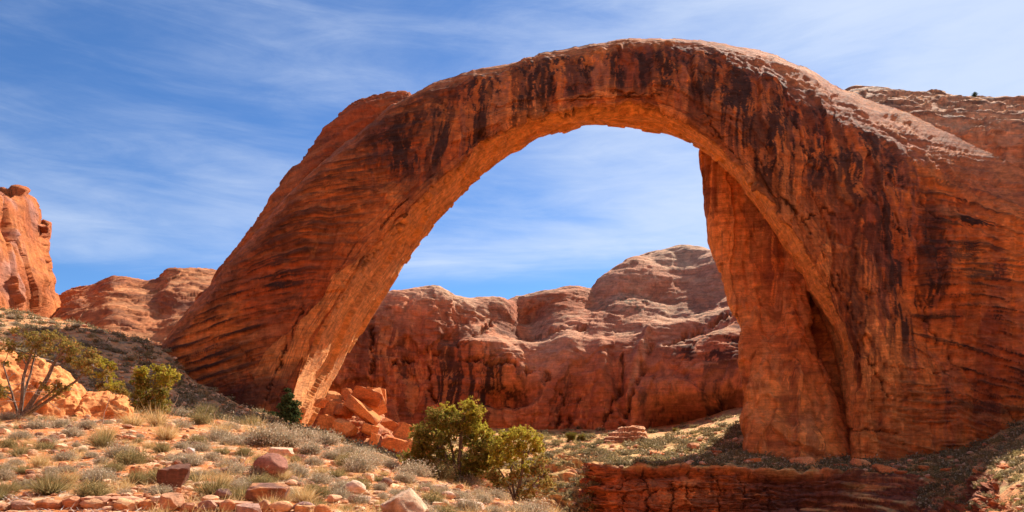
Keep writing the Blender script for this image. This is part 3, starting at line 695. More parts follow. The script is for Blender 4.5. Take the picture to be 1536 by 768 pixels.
def bank_d(P, n, px, py):
    up_ = sstep(n[..., 2], .45, .8)
    s_, _ = strat(P, 401, (0, 0), 1.1)
    _, _, q = voronoi(S(P, 1 / 2.6, 1 / 2.6, 1 / 1.6) + fbm(P / 5, 3, 4)[..., None] * .5, 88)
    sc = np.clip(P[..., 1] / 100, .3, 1)
    dd = (1 - up_) * (2.0 * fbm(P / 8, 4, 400) + .7 * np.tanh(s_ * 5) * (1 - .6 * blobs(px, py, [(980,745,80,60,1)])) + (q - .5) * 1.0 + .5 * (voronoi(P / 1.1, 89)[2] - .5)) + up_ * (.3 * fbm(P / 7, 3, 402) + .08 * fbm(P / 1.6, 3, 403))
    tl = np.interp(px, [905,950,1000,1060,1110,1170,1250,1330], [705,703,703,702,704,708,712,716]) + 3.5 * fbm(np.stack([px / 22, px * 0, px * 0], -1), 4, 440)
    dd = dd + sstep(px, 895, 908) * (1 - sstep(px, 1250, 1400)) * (1.0 * np.exp(-((py - tl - 2) / 3.0) ** 2) - .8 * np.exp(-((py - tl - 9) / 4.0) ** 2))
    dd = dd + 1.1 * np.tanh(s_ * 9) * np.clip(blobs(px, py, [(855,735,48,36,1),(860,700,45,14,1)]), 0, 1)
    dd = dd - .6 * fracture(px, py, BFR, 2.2) + .6 * np.tanh(s_ * 9) * up_ * sstep(px, 1130, 1180) * (1 - sstep(px, 1350, 1450)) * sstep(py, 706, 716)
    return dd * sc
def bank_c(P, n, px, py):
    up_ = sstep(n[..., 2], .5, .8)
    c = rock_base(P, 410, (0.74, 0.25, 0.07), (0.50, 0.14, 0.045), 12)
    s_, _ = strat(P, 401, (0, 0), 1.1)
    c = mixcol(c, (.12, .05, .035), .7 * sstep(s_, .05, .3) * (1 - .85 * np.clip(blobs(px, py, [(980,745,90,50,1)]), 0, 1)))
    c = mixcol(c, (.10, .04, .03), .7 * sstep(streaks(P, 430, .6, 7, 0, .3), .3, .8) * .8)
    c = mixcol(c, (.13, .08, .075), .8 * np.clip(blobs(px, py, [(1150,750,60,40,1),(1000,712,110,9,.6),(1180,740,60,30,.7),(840,730,30,30,.4)]), 0, 1) * sstep(fbm(P / 3, 3, 415), -.4, .1))
    _, _, qb = voronoi(S(P, 1 / 2.6, 1 / 2.6, 1 / 1.6) + fbm(P / 5, 3, 4)[..., None] * .5, 88)
    c = mixcol(c, (.30, .09, .04), .4 * sstep(qb, .5, .42))
    c = mixcol(c, (.035, .018, .015), .85 * fracture(px, py, BFR, 1.3))
    rk = sstep(px, 1120, 1160) * (1 - sstep(px, 1380, 1460)) * sstep(py, 708, 716)
    up_ = up_ * (1 - rk * sstep(fbm(S(P, .15, .15, 2.2), 3, 433), -.3, -.05))
    c = mixcol(c, (.13, .055, .04), .75 * rk)
    g = np.zeros(P.shape, f32) + np.array((0.58, 0.25, 0.09), f32)
    g = mixcol(g, (0.52, 0.37, 0.15), .7 * sstep(fbm(P / 4.2, 4, 420), -.25, .2))
    g = mixcol(g, (0.36, 0.135, 0.06), .8 * sstep(fbm(S(P, .25, .25, 1.2), 3, 423), .15, .35))
    g = mixcol(g, (0.36, 0.34, 0.14), .5 * sstep(fbm(P / 2.2, 3, 425), .05, .3))
    c = c + (g - c) * up_[..., None]
    return c * (1 + .25 * fbm(P / .8, 4, 426))[..., None]
tvb = np.concatenate([np.linspace(0, 1, 20, endpoint=False), np.linspace(1, 3, 190, endpoint=False), np.linspace(3, 6, 150, endpoint=False), np.linspace(6, 7, 12)])
tub = np.concatenate([np.linspace(0, 16, 960, endpoint=False), np.linspace(16, len(bank) - 1, 60)])
bnk = build_sheet('terrace', bank, 0, len(tvb), M_BANK, bank_d, bank_c, tv=tvb, tu=tub)
tag(bnk, kind='structure')

# ------------------------------------------------------------------ loose rocks
_ico = {}
def ico(k):
    if k not in _ico:
        bm = bmesh.new(); bmesh.ops.create_icosphere(bm, subdivisions=k, radius=1)
        v = np.array([v.co[:] for v in bm.verts], f32); f_ = np.array([[q.index for q in fc.verts] for fc in bm.faces], np.int32)
        bm.free(); _ico[k] = (v, f_)
    return _ico[k]
def rock_verts(seed, dims, k=4, cuts=9, rough=.05, square=.5):
    """a faceted stone: an icosphere cut flat by random planes, scaled, roughened; base roughly at z=0"""
    v, f_ = ico(k); r = np.random.RandomState(seed)
    v = v.copy()
    if square >= 1:
        v = v / np.abs(v).max(1, keepdims=True)
        for _ in range(cuts + 3):
            a = r.normal(size=3); a /= np.linalg.norm(a); h = r.uniform(.86, 1.15); d = v @ a.astype(f32); m = d > h
            v[m] -= ((d[m] - h)[:, None] * a.astype(f32))
        cuts = 0
        sk = r.normal(size=(3, 3)) * .10; v = v @ (np.eye(3) + sk).astype(f32)
    ax = np.vstack([np.eye(3), -np.eye(3)]) + r.normal(size=(6, 3)) * .16
    pl = [(a / np.linalg.norm(a), r.uniform(.58, .74)) for a in ax] if square < 1 and square > r.rand() else []
    for _ in range(cuts):
        a = r.normal(size=3); a /= np.linalg.norm(a); pl.append((a, r.uniform(.66, .92)))
    for a, h in pl:
        d = v @ a.astype(f32); m = d > h
        v[m] -= ((d[m] - h)[:, None] * a.astype(f32)) * .96
    v += v * (rough * 1.3 * fbm(v * 2.2 + seed % 97, 3, seed % 31))[:, None] + v * (rough * .6 * fbm(v * 7, 3, 5))[:, None]
    mn, mx = v.min(0), v.max(0)
    v = (v - (mn + mx) / 2) / (mx - mn) * np.array(dims, f32)
    v[:, 2] += dims[2] / 2
    return v, f_
def stone(name, loc, dims, seed, col, label=None, cat='boulder', group=None, rot=(0, 0, 0), k=4, col2=None, rough=.05, square=.5, sink=.12, cuts=9, mat=None, colfn=None):
    v, f_ = rock_verts(seed, dims, k, cuts, rough, square)
    R = np.array(Matrix.Rotation(rot[2], 3, 'Z') @ Matrix.Rotation(rot[1], 3, 'Y') @ Matrix.Rotation(rot[0], 3, 'X'), f32)
    v = v @ R.T
    v[:, 2] -= v[:, 2].min() + sink * dims[2]
    c = np.zeros(v.shape, f32) + np.array(col, f32)
    w = v + np.array(loc, f32)
    sz = max(dims)
    if col2 is not None: c = mixcol(c, col2, .85 * sstep(fbm(w / (sz * .35), 3, seed % 50), -.05, .25))
    if colfn: c = colfn(c, v, dims)
    c *= (1 + .25 * fbm(w / (sz * .12), 3, 9))[:, None]
    o = link_mesh(name, v + np.array(loc, f32), f_, mat or M_BOULD, None, loc, np.clip(c, .01, 1), smooth=False)
    try:
        o.data.set_sharp_from_angle(angle=math.radians(28)); o.data.polygons.foreach_set('use_smooth', np.ones(len(f_), bool))
    except Exception: pass
    return tag(o, label, cat, group)
def gpt(px, Y, dz=0.0):
    x = (px - 768) / F * Y
    return (float(x), float(Y), float(gh(np.array([x]), np.array([Y]))[0]) + dz)
def gpt_py(px, py):
    """where the sight line through a picture point meets the near slope"""
    yy = np.geomspace(9, 60, 500); x = (px - 768) / F * yy
    p = HY - F * (g_base(x, yy) - CZ) / yy
    i = np.argmax(p <= py) if (p <= py).any() else 300
    return gpt(px, yy[i])
def psize(px_, Y): return px_ / F * Y

def boulder(px, base, wpx, hpx, depth_f, seed, col, label, rot=(0, 0, 0), **kw):
    p = gpt_py(px, base); Y = p[1]
    return stone('boulder', p, (psize(wpx, Y), psize(wpx, Y) * depth_f, psize(hpx, Y) * 1.12), seed, col, label, rot=rot, **kw)
boulder(259, 731, 46, 38, .8, 11, (.15, .065, .042), 'dark purplish brown blocky boulder standing alone above the stone edging', (0, .05, .35), square=1, cuts=3, rough=.03)
boulder(405, 718, 50, 34, .95, 5, (.30, .13, .09), 'flat topped mauve boulder tilted on the gravel slope', (.28, .12, .2), square=0, cuts=5, rough=.025, sink=.05)
boulder(400, 752, 66, 26, .6, 23, (.38, .17, .08), 'long low brown boulder below the flat topped mauve one', (0, .05, .1), col2=(.20, .10, .08))
boulder(424, 684, 38, 14, .7, 29, (.62, .38, .25), 'pale flat slab lying on the slope above the mauve boulder', (.15, .02, -.2))
boulder(601, 790, 76, 56, .9, 37, (.56, .38, .25), 'large pale banded boulder at the bottom edge of the view', (.1, .25, .4), col2=(.33, .19, .11), cuts=5, rough=.09)
boulder(531, 743, 32, 22, .8, 41, (.66, .46, .32), 'whitish angular rock behind a small sage bush', (.3, .1, .4))
boulder(285, 686, 12, 13, .8, 43, (.60, .50, .44), 'small grey white rock beside the dark bush', (.1, .1, .4))
boulder(335, 748, 26, 15, .8, 47, (.22, .12, .10), 'small dark brown rock left of the long low boulder', (0, .1, .4))
boulder(372, 779, 40, 24, .8, 51, (.34, .19, .14), 'reddish brown rock at the end of the stone edging', (0, .1, .4))
boulder(455, 772, 34, 16, .8, 53, (.30, .17, .14), 'mottled brown rock on bare red soil near the bottom edge', (0, .1, .2))
boulder(543, 754, 26, 10, .8, 57, (.55, .38, .28), 'flat pale stone in front of the whitish angular rock', (0, .1, .2))
boulder(658, 735, 22, 10, .8, 61, (.50, .30, .20), 'orange stone on the bare soil below the tall juniper', (0, .1, .2))
boulder(672, 748, 22, 11, .8, 63, (.56, .36, .25), 'rounded pale orange stone left of the red footworn soil', (0, .1, .2))
boulder(705, 766, 44, 12, .5, 67, (.66, .46, .34), 'long pale wedge shaped rock at the bottom edge below the junipers', (0, .15, -.25), square=1)
boulder(832, 770, 44, 12, .6, 69, (.58, .36, .27), 'smooth flat rock at the bottom edge right of the small juniper', (0, .02, -.1))
boulder(578, 712, 16, 9, .8, 71, (.45, .22, .13), 'small red block below the rubble pile', (0, .1, .2))
boulder(448, 690, 20, 10, .8, 73, (.42, .22, .16), 'brown stone right of the pale flat slab', (0, .1, .5))

# dry stone edging along the bottom edge, left
rr = random.Random(4)
x = -30.0; i = 0; edging = []
widths = [46, 38, 40, 28, 38, 14, 34, 28, 36, 26, 32, 24, 30, 22, 34, 30, 26]
tones = [((.50, .25, .14), 'brown orange'), ((.58, .25, .10), 'orange'), ((.62, .34, .17), 'pale orange'), ((.54, .29, .15), 'tan'), ((.48, .22, .11), 'rusty'), ((.38, .20, .13), 'dusky')]
words_ = ['broad', 'long', 'rounded', 'squat', 'blunt', 'small upright', 'egg shaped', 'tilted', 'chunky', 'smooth', 'wedge shaped', 'plump', 'flat sided', 'stubby', 'oblong', 'angular', 'last']
for i, wd in enumerate(widths):
    hp = rr.uniform(15, 21) if i != 8 else 30
    col, cn = tones[(i * 5 + i // 3) % 6]
    p = gpt(x + wd / 2, 12.9 + rr.uniform(-.06, .06))
    p = (p[0], p[1], p[2] - .02)
    stone('edging_stone', p, (psize(wd * 1.03, 12.9), psize(wd * .75, 12.9), psize(hp, 12.9)), 200 + i, col,
          f'{words_[i]} {cn} stone in the low edging, ' + (f'number {i + 1} counted from the left edge' if i < 16 else 'at its right end'), 'stone', 'stones of the low edging', rot=(rr.uniform(-.1, .1), rr.uniform(-.12, .12), rr.uniform(-.2, .2)), square=.3, cuts=7, rough=.06, sink=.05)
    x += wd
for i, (px_, wd, hp, lab) in enumerate([(140, 20, 7, 'short red cap slab lying on the edging, left one'), (160, 30, 7, 'thin red cap slab at the middle of the edging left part'), (196, 44, 8, 'longer flat cap slab left of the tall edging stone'), (248, 26, 9, 'pale flat cap stone right of the tall edging stone'), (348, 72, 6, 'longest thin red slab capping the right part of the edging')]):
    Yc = 13.15; p = gpt(px_, Yc); zt = CZ + (HY - (744 if i < 4 else 751)) / F * Yc - psize(hp, Yc)
    stone('cap_slab', (p[0], Yc - .12, zt), (psize(wd, Yc), .34, psize(hp, Yc)), 300 + i, (.54, .27, .16) if i != 3 else (.62, .42, .3), lab, 'stone', 'cap slabs on the low edging', rot=(0, .02, rr.uniform(-.06, .06)), square=1, cuts=4, rough=.05, sink=0)

# outcrop of orange rock behind the left juniper, two rocks
def oc_d(P, n, px, py):
    _, _, q = voronoi(S(P, 1 / 1.3, 1 / 1.3, 1 / 1.1) + fbm(P / 1.4, 3, 4)[..., None] * .6, 98)
    hol = np.clip(fbm(P / .7, 3, 465) - .25, 0, 1)
    return .35 * fbm(P / 2.5, 3, 460) + .12 * fbm(P / .6, 3, 461) + (q - .5) * .5 - .25 * hol
def oc_c(P, n, px, py):
    c = rock_base(P, 470, (.66, .27, .09), (.58, .21, .07), 2.5)
    return c * (1 + .2 * fbm(P / .3, 4, 412))[..., None]
def outcrop(name, prof, label, nu, nv, seed=0):
    ct = []
    for x, top, Y in prof:
        ct.append([(x, 650, Y - .8), (x, 625, Y - .6), (x, lerp(625, top, .4), Y - .3), (x, lerp(625, top, .75), Y + .3), (x, lerp(625, top, .95), Y + 1.0), (x, top, Y + 1.9), (x, top + 4, Y + 3.0), (x, 640, Y + 5)])
    w = build_sheet(name, ct, nu, nv, M_BOULD, oc_d, oc_c, loc=tuple(at(prof[len(prof) // 2][0], 625, prof[0][2])))
    return tag(w, label, 'rock outcrop')
outcrop('rock_outcrop', [(-160,600,36),(-90,545,37),(-40,528,38),(0,528,39),(30,532,39.7),(60,540,40.3),(85,552,41),(105,570,41.6),(122,582,42.2),(134,600,43),(140,636,44)], 'sunlit orange rock outcrop with hollows behind the leaning juniper', 240, 130)
outcrop('rock_outcrop', [(112,640,41),(116,612,41.2),(124,594,41.5),(140,589,41.9),(160,588,42.3),(178,590,42.7),(188,597,43.1),(192,612,43.5),(194,640,43.9)], 'low cracked orange rock ledge between the two left junipers', 150, 90)

# pale ledge rock on the terrace across the canyon
def ledge_d(P, n, px, py):
    s_, _ = strat(P, 481, (0.05, 0), .7)
    return .5 * np.tanh(s_ * 5) + .4 * fbm(P / 4, 3, 480)
def ledge_c(P, n, px, py):
    c = rock_base(P, 490, (.74, .40, .22), (.62, .28, .13), 6); s_, _ = strat(P, 481, (0.05, 0), .7)
    return mixcol(c, (.2, .08, .05), .8 * sstep(s_, .1, .3))
ct = []
for x, top, Y in [(903,672,146),(912,656,146),(930,645,146),(945,640,147),(963,642,148),(969,654,149),(973,672,150)]:
    ct.append([(x, 680, Y - 3), (x, 668, Y - 3), (x, lerp(668, top, .6), Y - 1.5), (x, top, Y + 2), (x, top + 2, Y + 6), (x, 680, Y + 9)])
w = build_sheet('ledge_rock', ct, 120, 60, M_FAR, ledge_d, ledge_c, loc=tuple(at(940, 670, 158)))
tag(w, 'pale layered rock on the terrace in front of the far canyon wall', 'rock')
p_ = [(865, 662, 655, 158)]

# rubble pile at the arch's left foot: px, py(bottom), width, height, depth, tilt(y), turn, look
RB = [(492,662,44,40,93,.35,.3,'blocky slab with a cracked face at the left of the pile'),(500,640,34,46,95,.5,.1,'steep slab leaning on the arch foot'),(516,655,34,30,91,.25,-.2,'squarish block low in the pile front'),
 (538,640,60,26,92,.72,.15,'long slab sloping down across the middle of the pile'),(546,612,46,30,94,.55,.2,'broad dark stained slab below the summit'),(566,628,30,54,96,-.25,.4,'tall pale block at the right of the summit'),
 (563,608,32,34,97,.2,.1,'rounded block on the summit of the pile'),(520,602,16,24,96,.15,.5,'narrow pale upright block behind the long slab'),(497,608,26,24,96,.6,.3,'leaning block high on the left'),
 (600,664,30,34,92,.5,.2,'tilted block on the right flank'),(590,680,34,26,90,.3,-.3,'red block low on the right'),(612,684,28,28,91,.55,.3,'pointed block at the right end of the pile'),
 (560,676,14,32,89,.15,.2,'thin upright shard in the front'),(584,652,34,18,93,.6,.1,'slab below the tall pale block'),(480,668,24,18,92,.2,.6,'small block at the left toe'),
 (530,672,26,14,89,.1,.3,'low block in the front centre'),(514,628,28,26,94,.3,.5,'dark block in the heart of the pile'),(552,655,26,22,91,.4,.2,'block under the long slab'),(478,612,18,22,98,.4,.2,'block wedged at the arch foot')]
for i, (x, y, wd, hp, Y, ty, tz, lab) in enumerate(RB):
    p = at(x, y, Y)
    stone('fallen_slab', tuple(p), (psize(wd, Y), psize(wd * .8, Y), psize(hp * .8, Y)), 500 + i, [(.60, .19, .05), (.50, .14, .038), (.66, .26, .085)][i % 3], lab, 'rock', 'fallen slabs at the left foot of the arch', rot=(-.15 + .1 * (i % 3), ty * .8, tz), square=1, cuts=6, rough=.02, sink=0, col2=(.34, .12, .05) if i in (4, 16, 3) else (.60, .20, .055))
# smaller debris under and around them
dv, df, dc = [], [], []; off = 0
rs = np.random.RandomState(8)
def add_small(L, p, dims, k, col, seed, rot):
    v, f_ = rock_verts(seed, dims, k, 4, .05)
    cz, sz = math.cos(rot), math.sin(rot)
    v = v @ np.array([[cz, sz, 0], [-sz, cz, 0], [0, 0, 1]], f32) + np.array(p, f32)
    n0 = sum(len(a) for a in L[0])
    L[0].append(v); L[1].append(f_ + n0); L[2].append(np.zeros(v.shape, f32) + np.array(col, f32) * rs.uniform(.8, 1.2))
L = ([], [], [])
top_x = [455, 480, 505, 540, 575, 600, 622]; top_y = [672, 640, 632, 640, 650, 662, 690]
for i in range(900):
    x = rs.uniform(458, 628); ty = np.interp(x, top_x, top_y); t = rs.uniform(0, 1); y = lerp(ty, np.interp(x, [455, 540, 628], [668, 682, 700]), t)
    Y = lerp(97, 88.5, t); s = rs.uniform(.25, 1.1) ** 1.5
    add_small(L, at(x, y + 3, Y), (s * 1.3, s, s * .8), 1, [(.54, .19, .06), (.42, .13, .045), (.6, .25, .10)][i % 3], i, rs.uniform(0, 6))
o = link_mesh('rubble', np.concatenate(L[0]), np.concatenate(L[1]), M_BOULD, None, (0, 0, 0), np.concatenate(L[2]), smooth=False)
tag(o, kind='stuff')
# solid heap under the slabs
ct = []
for x, top in [(440,690),(462,668),(485,636),(505,620),(530,614),(558,606),(580,622),(596,650),(612,672),(628,700)]:
    ct.append([(x, 705, 86), (x, lerp(695, top + 12, .25), 90), (x, lerp(690, top + 12, .65), 95), (x, top + 12, 100), (x, top + 20, 104), (x, 720, 110)])
w = build_sheet('rubble_heap', ct, 160, 80, M_BOULD, lambda P, n, px, py: .5 * fbm(P / 2, 3, 3) + (voronoi(P / 1.2, 5)[2] - .5) * .8, lambda P, n, px, py: rock_base(P, 495, (.5, .21, .09), (.38, .14, .07), 2))
tag(w, kind='stuff')

# ------------------------------------------------------------------ vegetation
def blades(rs, n, base_r, length, width, spread, up=.25, curve=.25, flat=1.0):
    """thin bent blades from a small root: two quads each"""
    th = rs.uniform(0, 2 * np.pi, n); ph = rs.uniform(0, 1, n) ** .8 * spread
    d = np.stack([np.cos(th) * np.sin(ph), np.sin(th) * np.sin(ph), np.cos(ph) * flat], 1)
    b = np.stack([np.cos(th), np.sin(th), np.zeros(n)], 1) * (rs.uniform(0, 1, n) ** .5 * base_r)[:, None]
    l = (length * rs.uniform(.45, 1.0, n))[:, None]
    sdir = np.cross(d, rs.normal(size=(n, 3))); sdir /= np.linalg.norm(sdir, axis=1)[:, None] + 1e-6
    w = (width * rs.uniform(.6, 1.3, n))[:, None] * .5
    bend = rs.normal(size=(n, 3)) * curve * l * .4; bend[:, 2] -= curve * l[:, 0] * .25
    m = b + d * l * .55 + bend * .35; t = b + d * l + bend
    V_ = np.stack([b - sdir * w, b + sdir * w, m + sdir * w * .9, m - sdir * w * .9, t + sdir * w * .25, t - sdir * w * .25], 1).reshape(-1, 3)
    k = np.arange(n)[:, None] * 6
    f_ = np.stack([k + [0, 1, 2, 3], k + [3, 2, 4, 5]], 1).reshape(-1, 4)
    return V_, f_, t
def leaves(rs, C, size, elong=1.6):
    n = len(C)
    a = rs.normal(size=(n, 3)); a /= np.linalg.norm(a, axis=1)[:, None]
    b = np.cross(a, rs.normal(size=(n, 3))); b /= np.linalg.norm(b, axis=1)[:, None] + 1e-6
    s = (size * rs.uniform(.5, 1.3, n))[:, None] * .5
    V_ = np.stack([C - a * s * elong, C + b * s, C + a * s * elong, C - b * s], 1).reshape(-1, 3)
    return V_, (np.arange(n)[:, None] * 4 + [0, 1, 2, 3])
def join(parts):
    vs_, fs_ = [], []; k = 0
    for v, f_ in parts: vs_.append(v); fs_.append(f_ + k); k += len(v)
    return np.concatenate(vs_), np.concatenate(fs_)
def raw_mesh(name, v, f_, mat):
    me = bpy.data.meshes.new(name); v = np.asarray(v, f32); f_ = np.asarray(f_, np.int32); k = f_.shape[1]
    me.vertices.add(len(v)); me.vertices.foreach_set('co', v.ravel())
    me.loops.add(f_.size); me.loops.foreach_set('vertex_index', f_.ravel())
    me.polygons.add(len(f_)); me.polygons.foreach_set('loop_start', np.arange(0, f_.size, k, dtype=np.int32)); me.polygons.foreach_set('loop_total', np.full(len(f_), k, np.int32))
    me.update(calc_edges=True); me.materials.append(mat); return me
def shrub_mesh(seed, mat, kind):
    """unit shrub: about 1 m wide, 0.6-0.7 m high"""
    rs = np.random.RandomState(seed)
    if kind == 'sage':
        lob = []
        for _ in range(5):
            c0 = np.array([rs.uniform(-.2, .2), rs.uniform(-.2, .2), 0])
            v, f_, t = blades(rs, 230, .08, rs.uniform(.34, .5), .009, 1.35, flat=1.05); v = v + c0; t = t + c0
            lob.append((v, f_))
            cc_ = t[rs.randint(0, len(t), 420)] + rs.normal(size=(420, 3)) * .035
            lob.append(leaves(rs, cc_, .026))
        return raw_mesh('shrub_' + kind, *join(lob), mat)
    if kind == 'grass':
        v, f_, t = blades(rs, 520, .12, .62, .008, .95, curve=.5)
        return raw_mesh('tuft', v, f_, mat)
    v, f_, t = blades(rs, 700, .14, .66, .010, 1.15, curve=.35)
    return raw_mesh('bush', v, f_, mat)
SH = [(shrub_mesh(i, M_SHRUB, 'sage'), 'grey sage') for i in range(3)] + [(shrub_mesh(7, M_SHRUB_G, 'broom'), 'green'), (shrub_mesh(8, M_SHRUB_G, 'sage'), 'olive')] + [(shrub_mesh(9, M_SHRUB_Y, 'grass'), 'straw'), (shrub_mesh(10, M_SHRUB_Y, 'grass'), 'straw')]
LAND = [('the dark blocky boulder', 259, 715), ('the flat topped mauve boulder', 405, 700), ('the large pale banded boulder', 601, 760), ('the tall juniper', 685, 680), ('the small yellow green juniper', 775, 700),
        ('the rubble pile', 560, 650), ('the leaning juniper', 60, 590), ('the rounded juniper by the outcrop', 225, 590), ('the low orange ledge', 165, 608), ('the little pine', 432, 625), ('the arch foot', 470, 640),
        ('the stone edging', 120, 745), ('the left cliff', 30, 470), ('the whitish angular rock', 531, 735), ('the long low brown boulder', 400, 745), ('the ridge end', 235, 525)]
used_labels = {}
def place_label(kind, px, py):
    j = min(range(len(LAND)), key=lambda k: math.hypot(LAND[k][1] - px, (LAND[k][2] - py) * 1.4))
    n, lx, ly = LAND[j]; dx, dy = px - lx, (py - ly) * 1.4
    rel = ('right of' if dx > 0 else 'left of') if abs(dx) > abs(dy) else ('below' if dy > 0 else 'above')
    base = f'{kind} {rel} {n}'
    used_labels[base] = used_labels.get(base, 0) + 1
    return base, used_labels[base]
ORD = ['', 'second ', 'third ', 'fourth ', 'fifth ', 'sixth ', 'seventh ', 'eighth ', 'ninth ', 'tenth ', 'eleventh ', 'twelfth ', 'thirteenth ', 'fourteenth ', 'fifteenth ', 'sixteenth ']
plants = []
def queue_shrub(idx, px, Y, wpx, hf=1.0):
    p = gpt(px, Y, -.02); w = psize(wpx, Y)
    plants.append((idx, p, w, hf, px, HY - F * (p[2] - CZ) / Y, wpx))
R = random.Random(21)
# shrubs seen one by one on the near slope: px, py(base), width px, kind
NEAR = [(150,722,60,0),(140,716,44,1),(208,722,44,3),(75,742,62,3),(13,738,44,3),(8,705,36,1),(285,700,52,0),(262,694,30,1),(205,698,60,4),(180,688,44,0),(55,645,40,1),(92,640,44,0),(130,645,36,0),(15,632,34,2),(300,676,40,1),(295,668,36,4),
        (320,745,64,3),(360,735,40,0),(368,728,44,1),(345,668,34,0),(362,662,34,1),(400,670,60,0),(430,672,60,2),(465,682,46,1),(345,645,36,0),(270,642,40,1),(305,640,34,4),(355,690,28,2),(110,655,40,0),(32,684,36,3),(30,660,40,0),
        (155,672,44,3),(160,660,46,5),(60,700,40,5),(250,660,60,5),(330,655,50,5),(385,655,60,5),(235,640,54,5),(200,642,54,5),(455,664,60,0),(490,672,50,1),(500,690,40,0),(520,700,44,4),(540,712,54,0),(555,700,44,1),(505,718,36,3),
        (480,722,40,0),(445,728,34,1),(620,712,60,1),(608,725,44,0),(655,718,56,4),(640,705,50,5),(585,700,40,0),(690,748,48,2),(725,752,44,0),(665,745,34,1),(700,730,44,2),(745,750,40,1),(640,738,36,2),(540,755,44,2),(510,748,36,0),
        (800,775,60,1),(825,770,44,5),(770,772,40,0),(850,772,40,5),(740,770,36,1),(475,762,30,3),(405,765,50,5),(440,745,26,3),(420,698,26,5),(290,722,26,4),(100,728,24,5),(125,700,26,2),(230,712,24,5),(570,735,30,2),(590,742,24,0),
        (520,682,50,1),(548,686,44,0),(570,690,40,2),(380,640,36,3),(412,648,40,2),(395,634,24,4),(330,618,44,0),(240,622,36,1),(275,626,40,2),(310,628,44,3),(352,625,30,0),(300,612,36,1)]
for (x, y, wd, k) in NEAR:
    p = gpt_py(x, y)
    queue_shrub(k, x, p[1], wd * R.uniform(.9, 1.1), R.uniform(.85, 1.15))
# smaller ones between them and the many on the hillside
tries = 0; tgt = 125; got = 0
while got < tgt and tries < 4000:
    tries += 1
    Y = math.exp(R.uniform(math.log(14), math.log(46))); x = R.uniform(-20, 830)
    p = gpt(x, Y); _, y = pix(p)
    if any(math.hypot(q[4] - x, (q[5] - y) * 2.2) < (q[6] + 14) * .5 for q in plants): continue
    if 450 < x < 640 and Y > 20 and y > 715: continue
    got += 1
    queue_shrub(R.choice([0, 1, 2, 2, 3, 5, 6, 4]), x, Y, psize(1, 1) * 0 + R.uniform(.35, .8) * F / Y, R.uniform(.8, 1.2))
got = 0
while got < 85:
    Y = R.uniform(56, 97); x = R.uniform(-20, 330)
    p = gpt(x, Y); _, y = pix(p)
    if y > 625 or any(math.hypot(q[4] - x, (q[5] - y) * 2) < 8 for q in plants): continue
    got += 1
    queue_shrub(R.choice([0, 1, 2, 2, 0, 4, 5]), x, Y, R.uniform(.9, 1.7) * F / Y, R.uniform(.8, 1.2))
from collections import defaultdict
plants.sort(key=lambda q: -q[6])
lab = [place_label(SH[q[0]][1] + (' hillside' if q[1][1] > 55 else '') + (' grass clump' if SH[q[0]][1] == 'straw' else ' shrub'), q[4], q[5]) for q in plants]
for q, (b, n) in zip(plants, lab):
    me = SH[q[0]][0]; straw = SH[q[0]][1] == 'straw'
    o = bpy.data.objects.new('grass_clump' if straw else 'shrub', me); COL.objects.link(o)
    o.location = q[1]; s = q[2]
    o.scale = (s, s, s * q[3]); o.rotation_euler = (0, 0, R.uniform(0, 6.28))
    tot = used_labels[b]
    if tot > 1: b = (ORD[n - 1] + 'largest ' if n <= len(ORD) else f'{n}th largest ') + b
    tag(o, b, 'grass clump' if straw else 'shrub', 'grass clumps on the near slope' if straw else 'shrubs on the slopes')

# many low plants and stones nobody could count
def scatter(name, mesh_v, mesh_f, pts, scales, mat):
    n = len(pts); rot = np.random.RandomState(3).uniform(0, 6.28, n)
    c_, s_ = np.cos(rot), np.sin(rot); v = mesh_v[None] * scales[:, None, None]
    v = np.stack([v[..., 0] * c_[:, None] - v[..., 1] * s_[:, None], v[..., 0] * s_[:, None] + v[..., 1] * c_[:, None], v[..., 2]], -1) + pts[:, None]
    f_ = mesh_f[None] + (np.arange(n) * len(mesh_v))[:, None, None]
    o = link_mesh(name, v.reshape(-1, 3), f_.reshape(-1, mesh_f.shape[1]), mat, smooth=False)
    return tag(o, kind='stuff')
def near_pts(n, y0, y1, x0, x1, seed, dens=None):
    rs = np.random.RandomState(seed)
    Y = np.exp(rs.uniform(np.log(y0), np.log(y1), n)); px_ = rs.uniform(x0, x1, n); x = (px_ - 768) / F * Y
    z = gh(x, Y)
    pts = np.stack([x, Y, z], 1)
    if dens is not None:
        m = dens(pts); pts = pts[m > rs.uniform(0, 1, n)]
    return pts
rs = np.random.RandomState(50)
v, f_, t = blades(rs, 26, .05, .24, .006, .9, curve=.6)
pts = near_pts(5200, 11, 50, -60, 900, 51, lambda p: sstep(fbm(p * np.array([.35, .35, 0], f32), 3, 600), -.15, .3))
scatter('dry_grass', v, f_, pts, rs.uniform(.5, 1.5, len(pts)), M_SHRUB_Y)
rl = np.random.RandomState(58)
lv, lf, _t = blades(rl, 7, .25, .42, .012, 1.57, curve=.15); lv[:, 2] = np.abs(lv[:, 2]) * .3 + .01
lp = near_pts(1500, 11, 45, -60, 900, 59, lambda p: sstep(fbm(p * np.array([.3, .3, 0], f32), 3, 604), -.1, .3))
scatter('dead_twigs', lv, lf, lp, rl.uniform(.4, 1.3, len(lp)), M_DEAD)
v, f_, t = blades(rs, 60, .25, .40, .05, 1.35); l_ = leaves(rs, t[rs.randint(0, 60, 60)] + rs.normal(size=(60, 3)) * .06, .1); v, f_ = join([(v, f_), l_])
pts = near_pts(1700, 52, 112, -60, 700, 52, lambda p: .3 + .7 * sstep(fbm(p * np.array([.15, .15, 0], f32), 3, 601), -.3, .1))
scatter('hillside_scrub', v, f_, pts, rs.uniform(.6, 1.7, len(pts)), M_SCRUB)
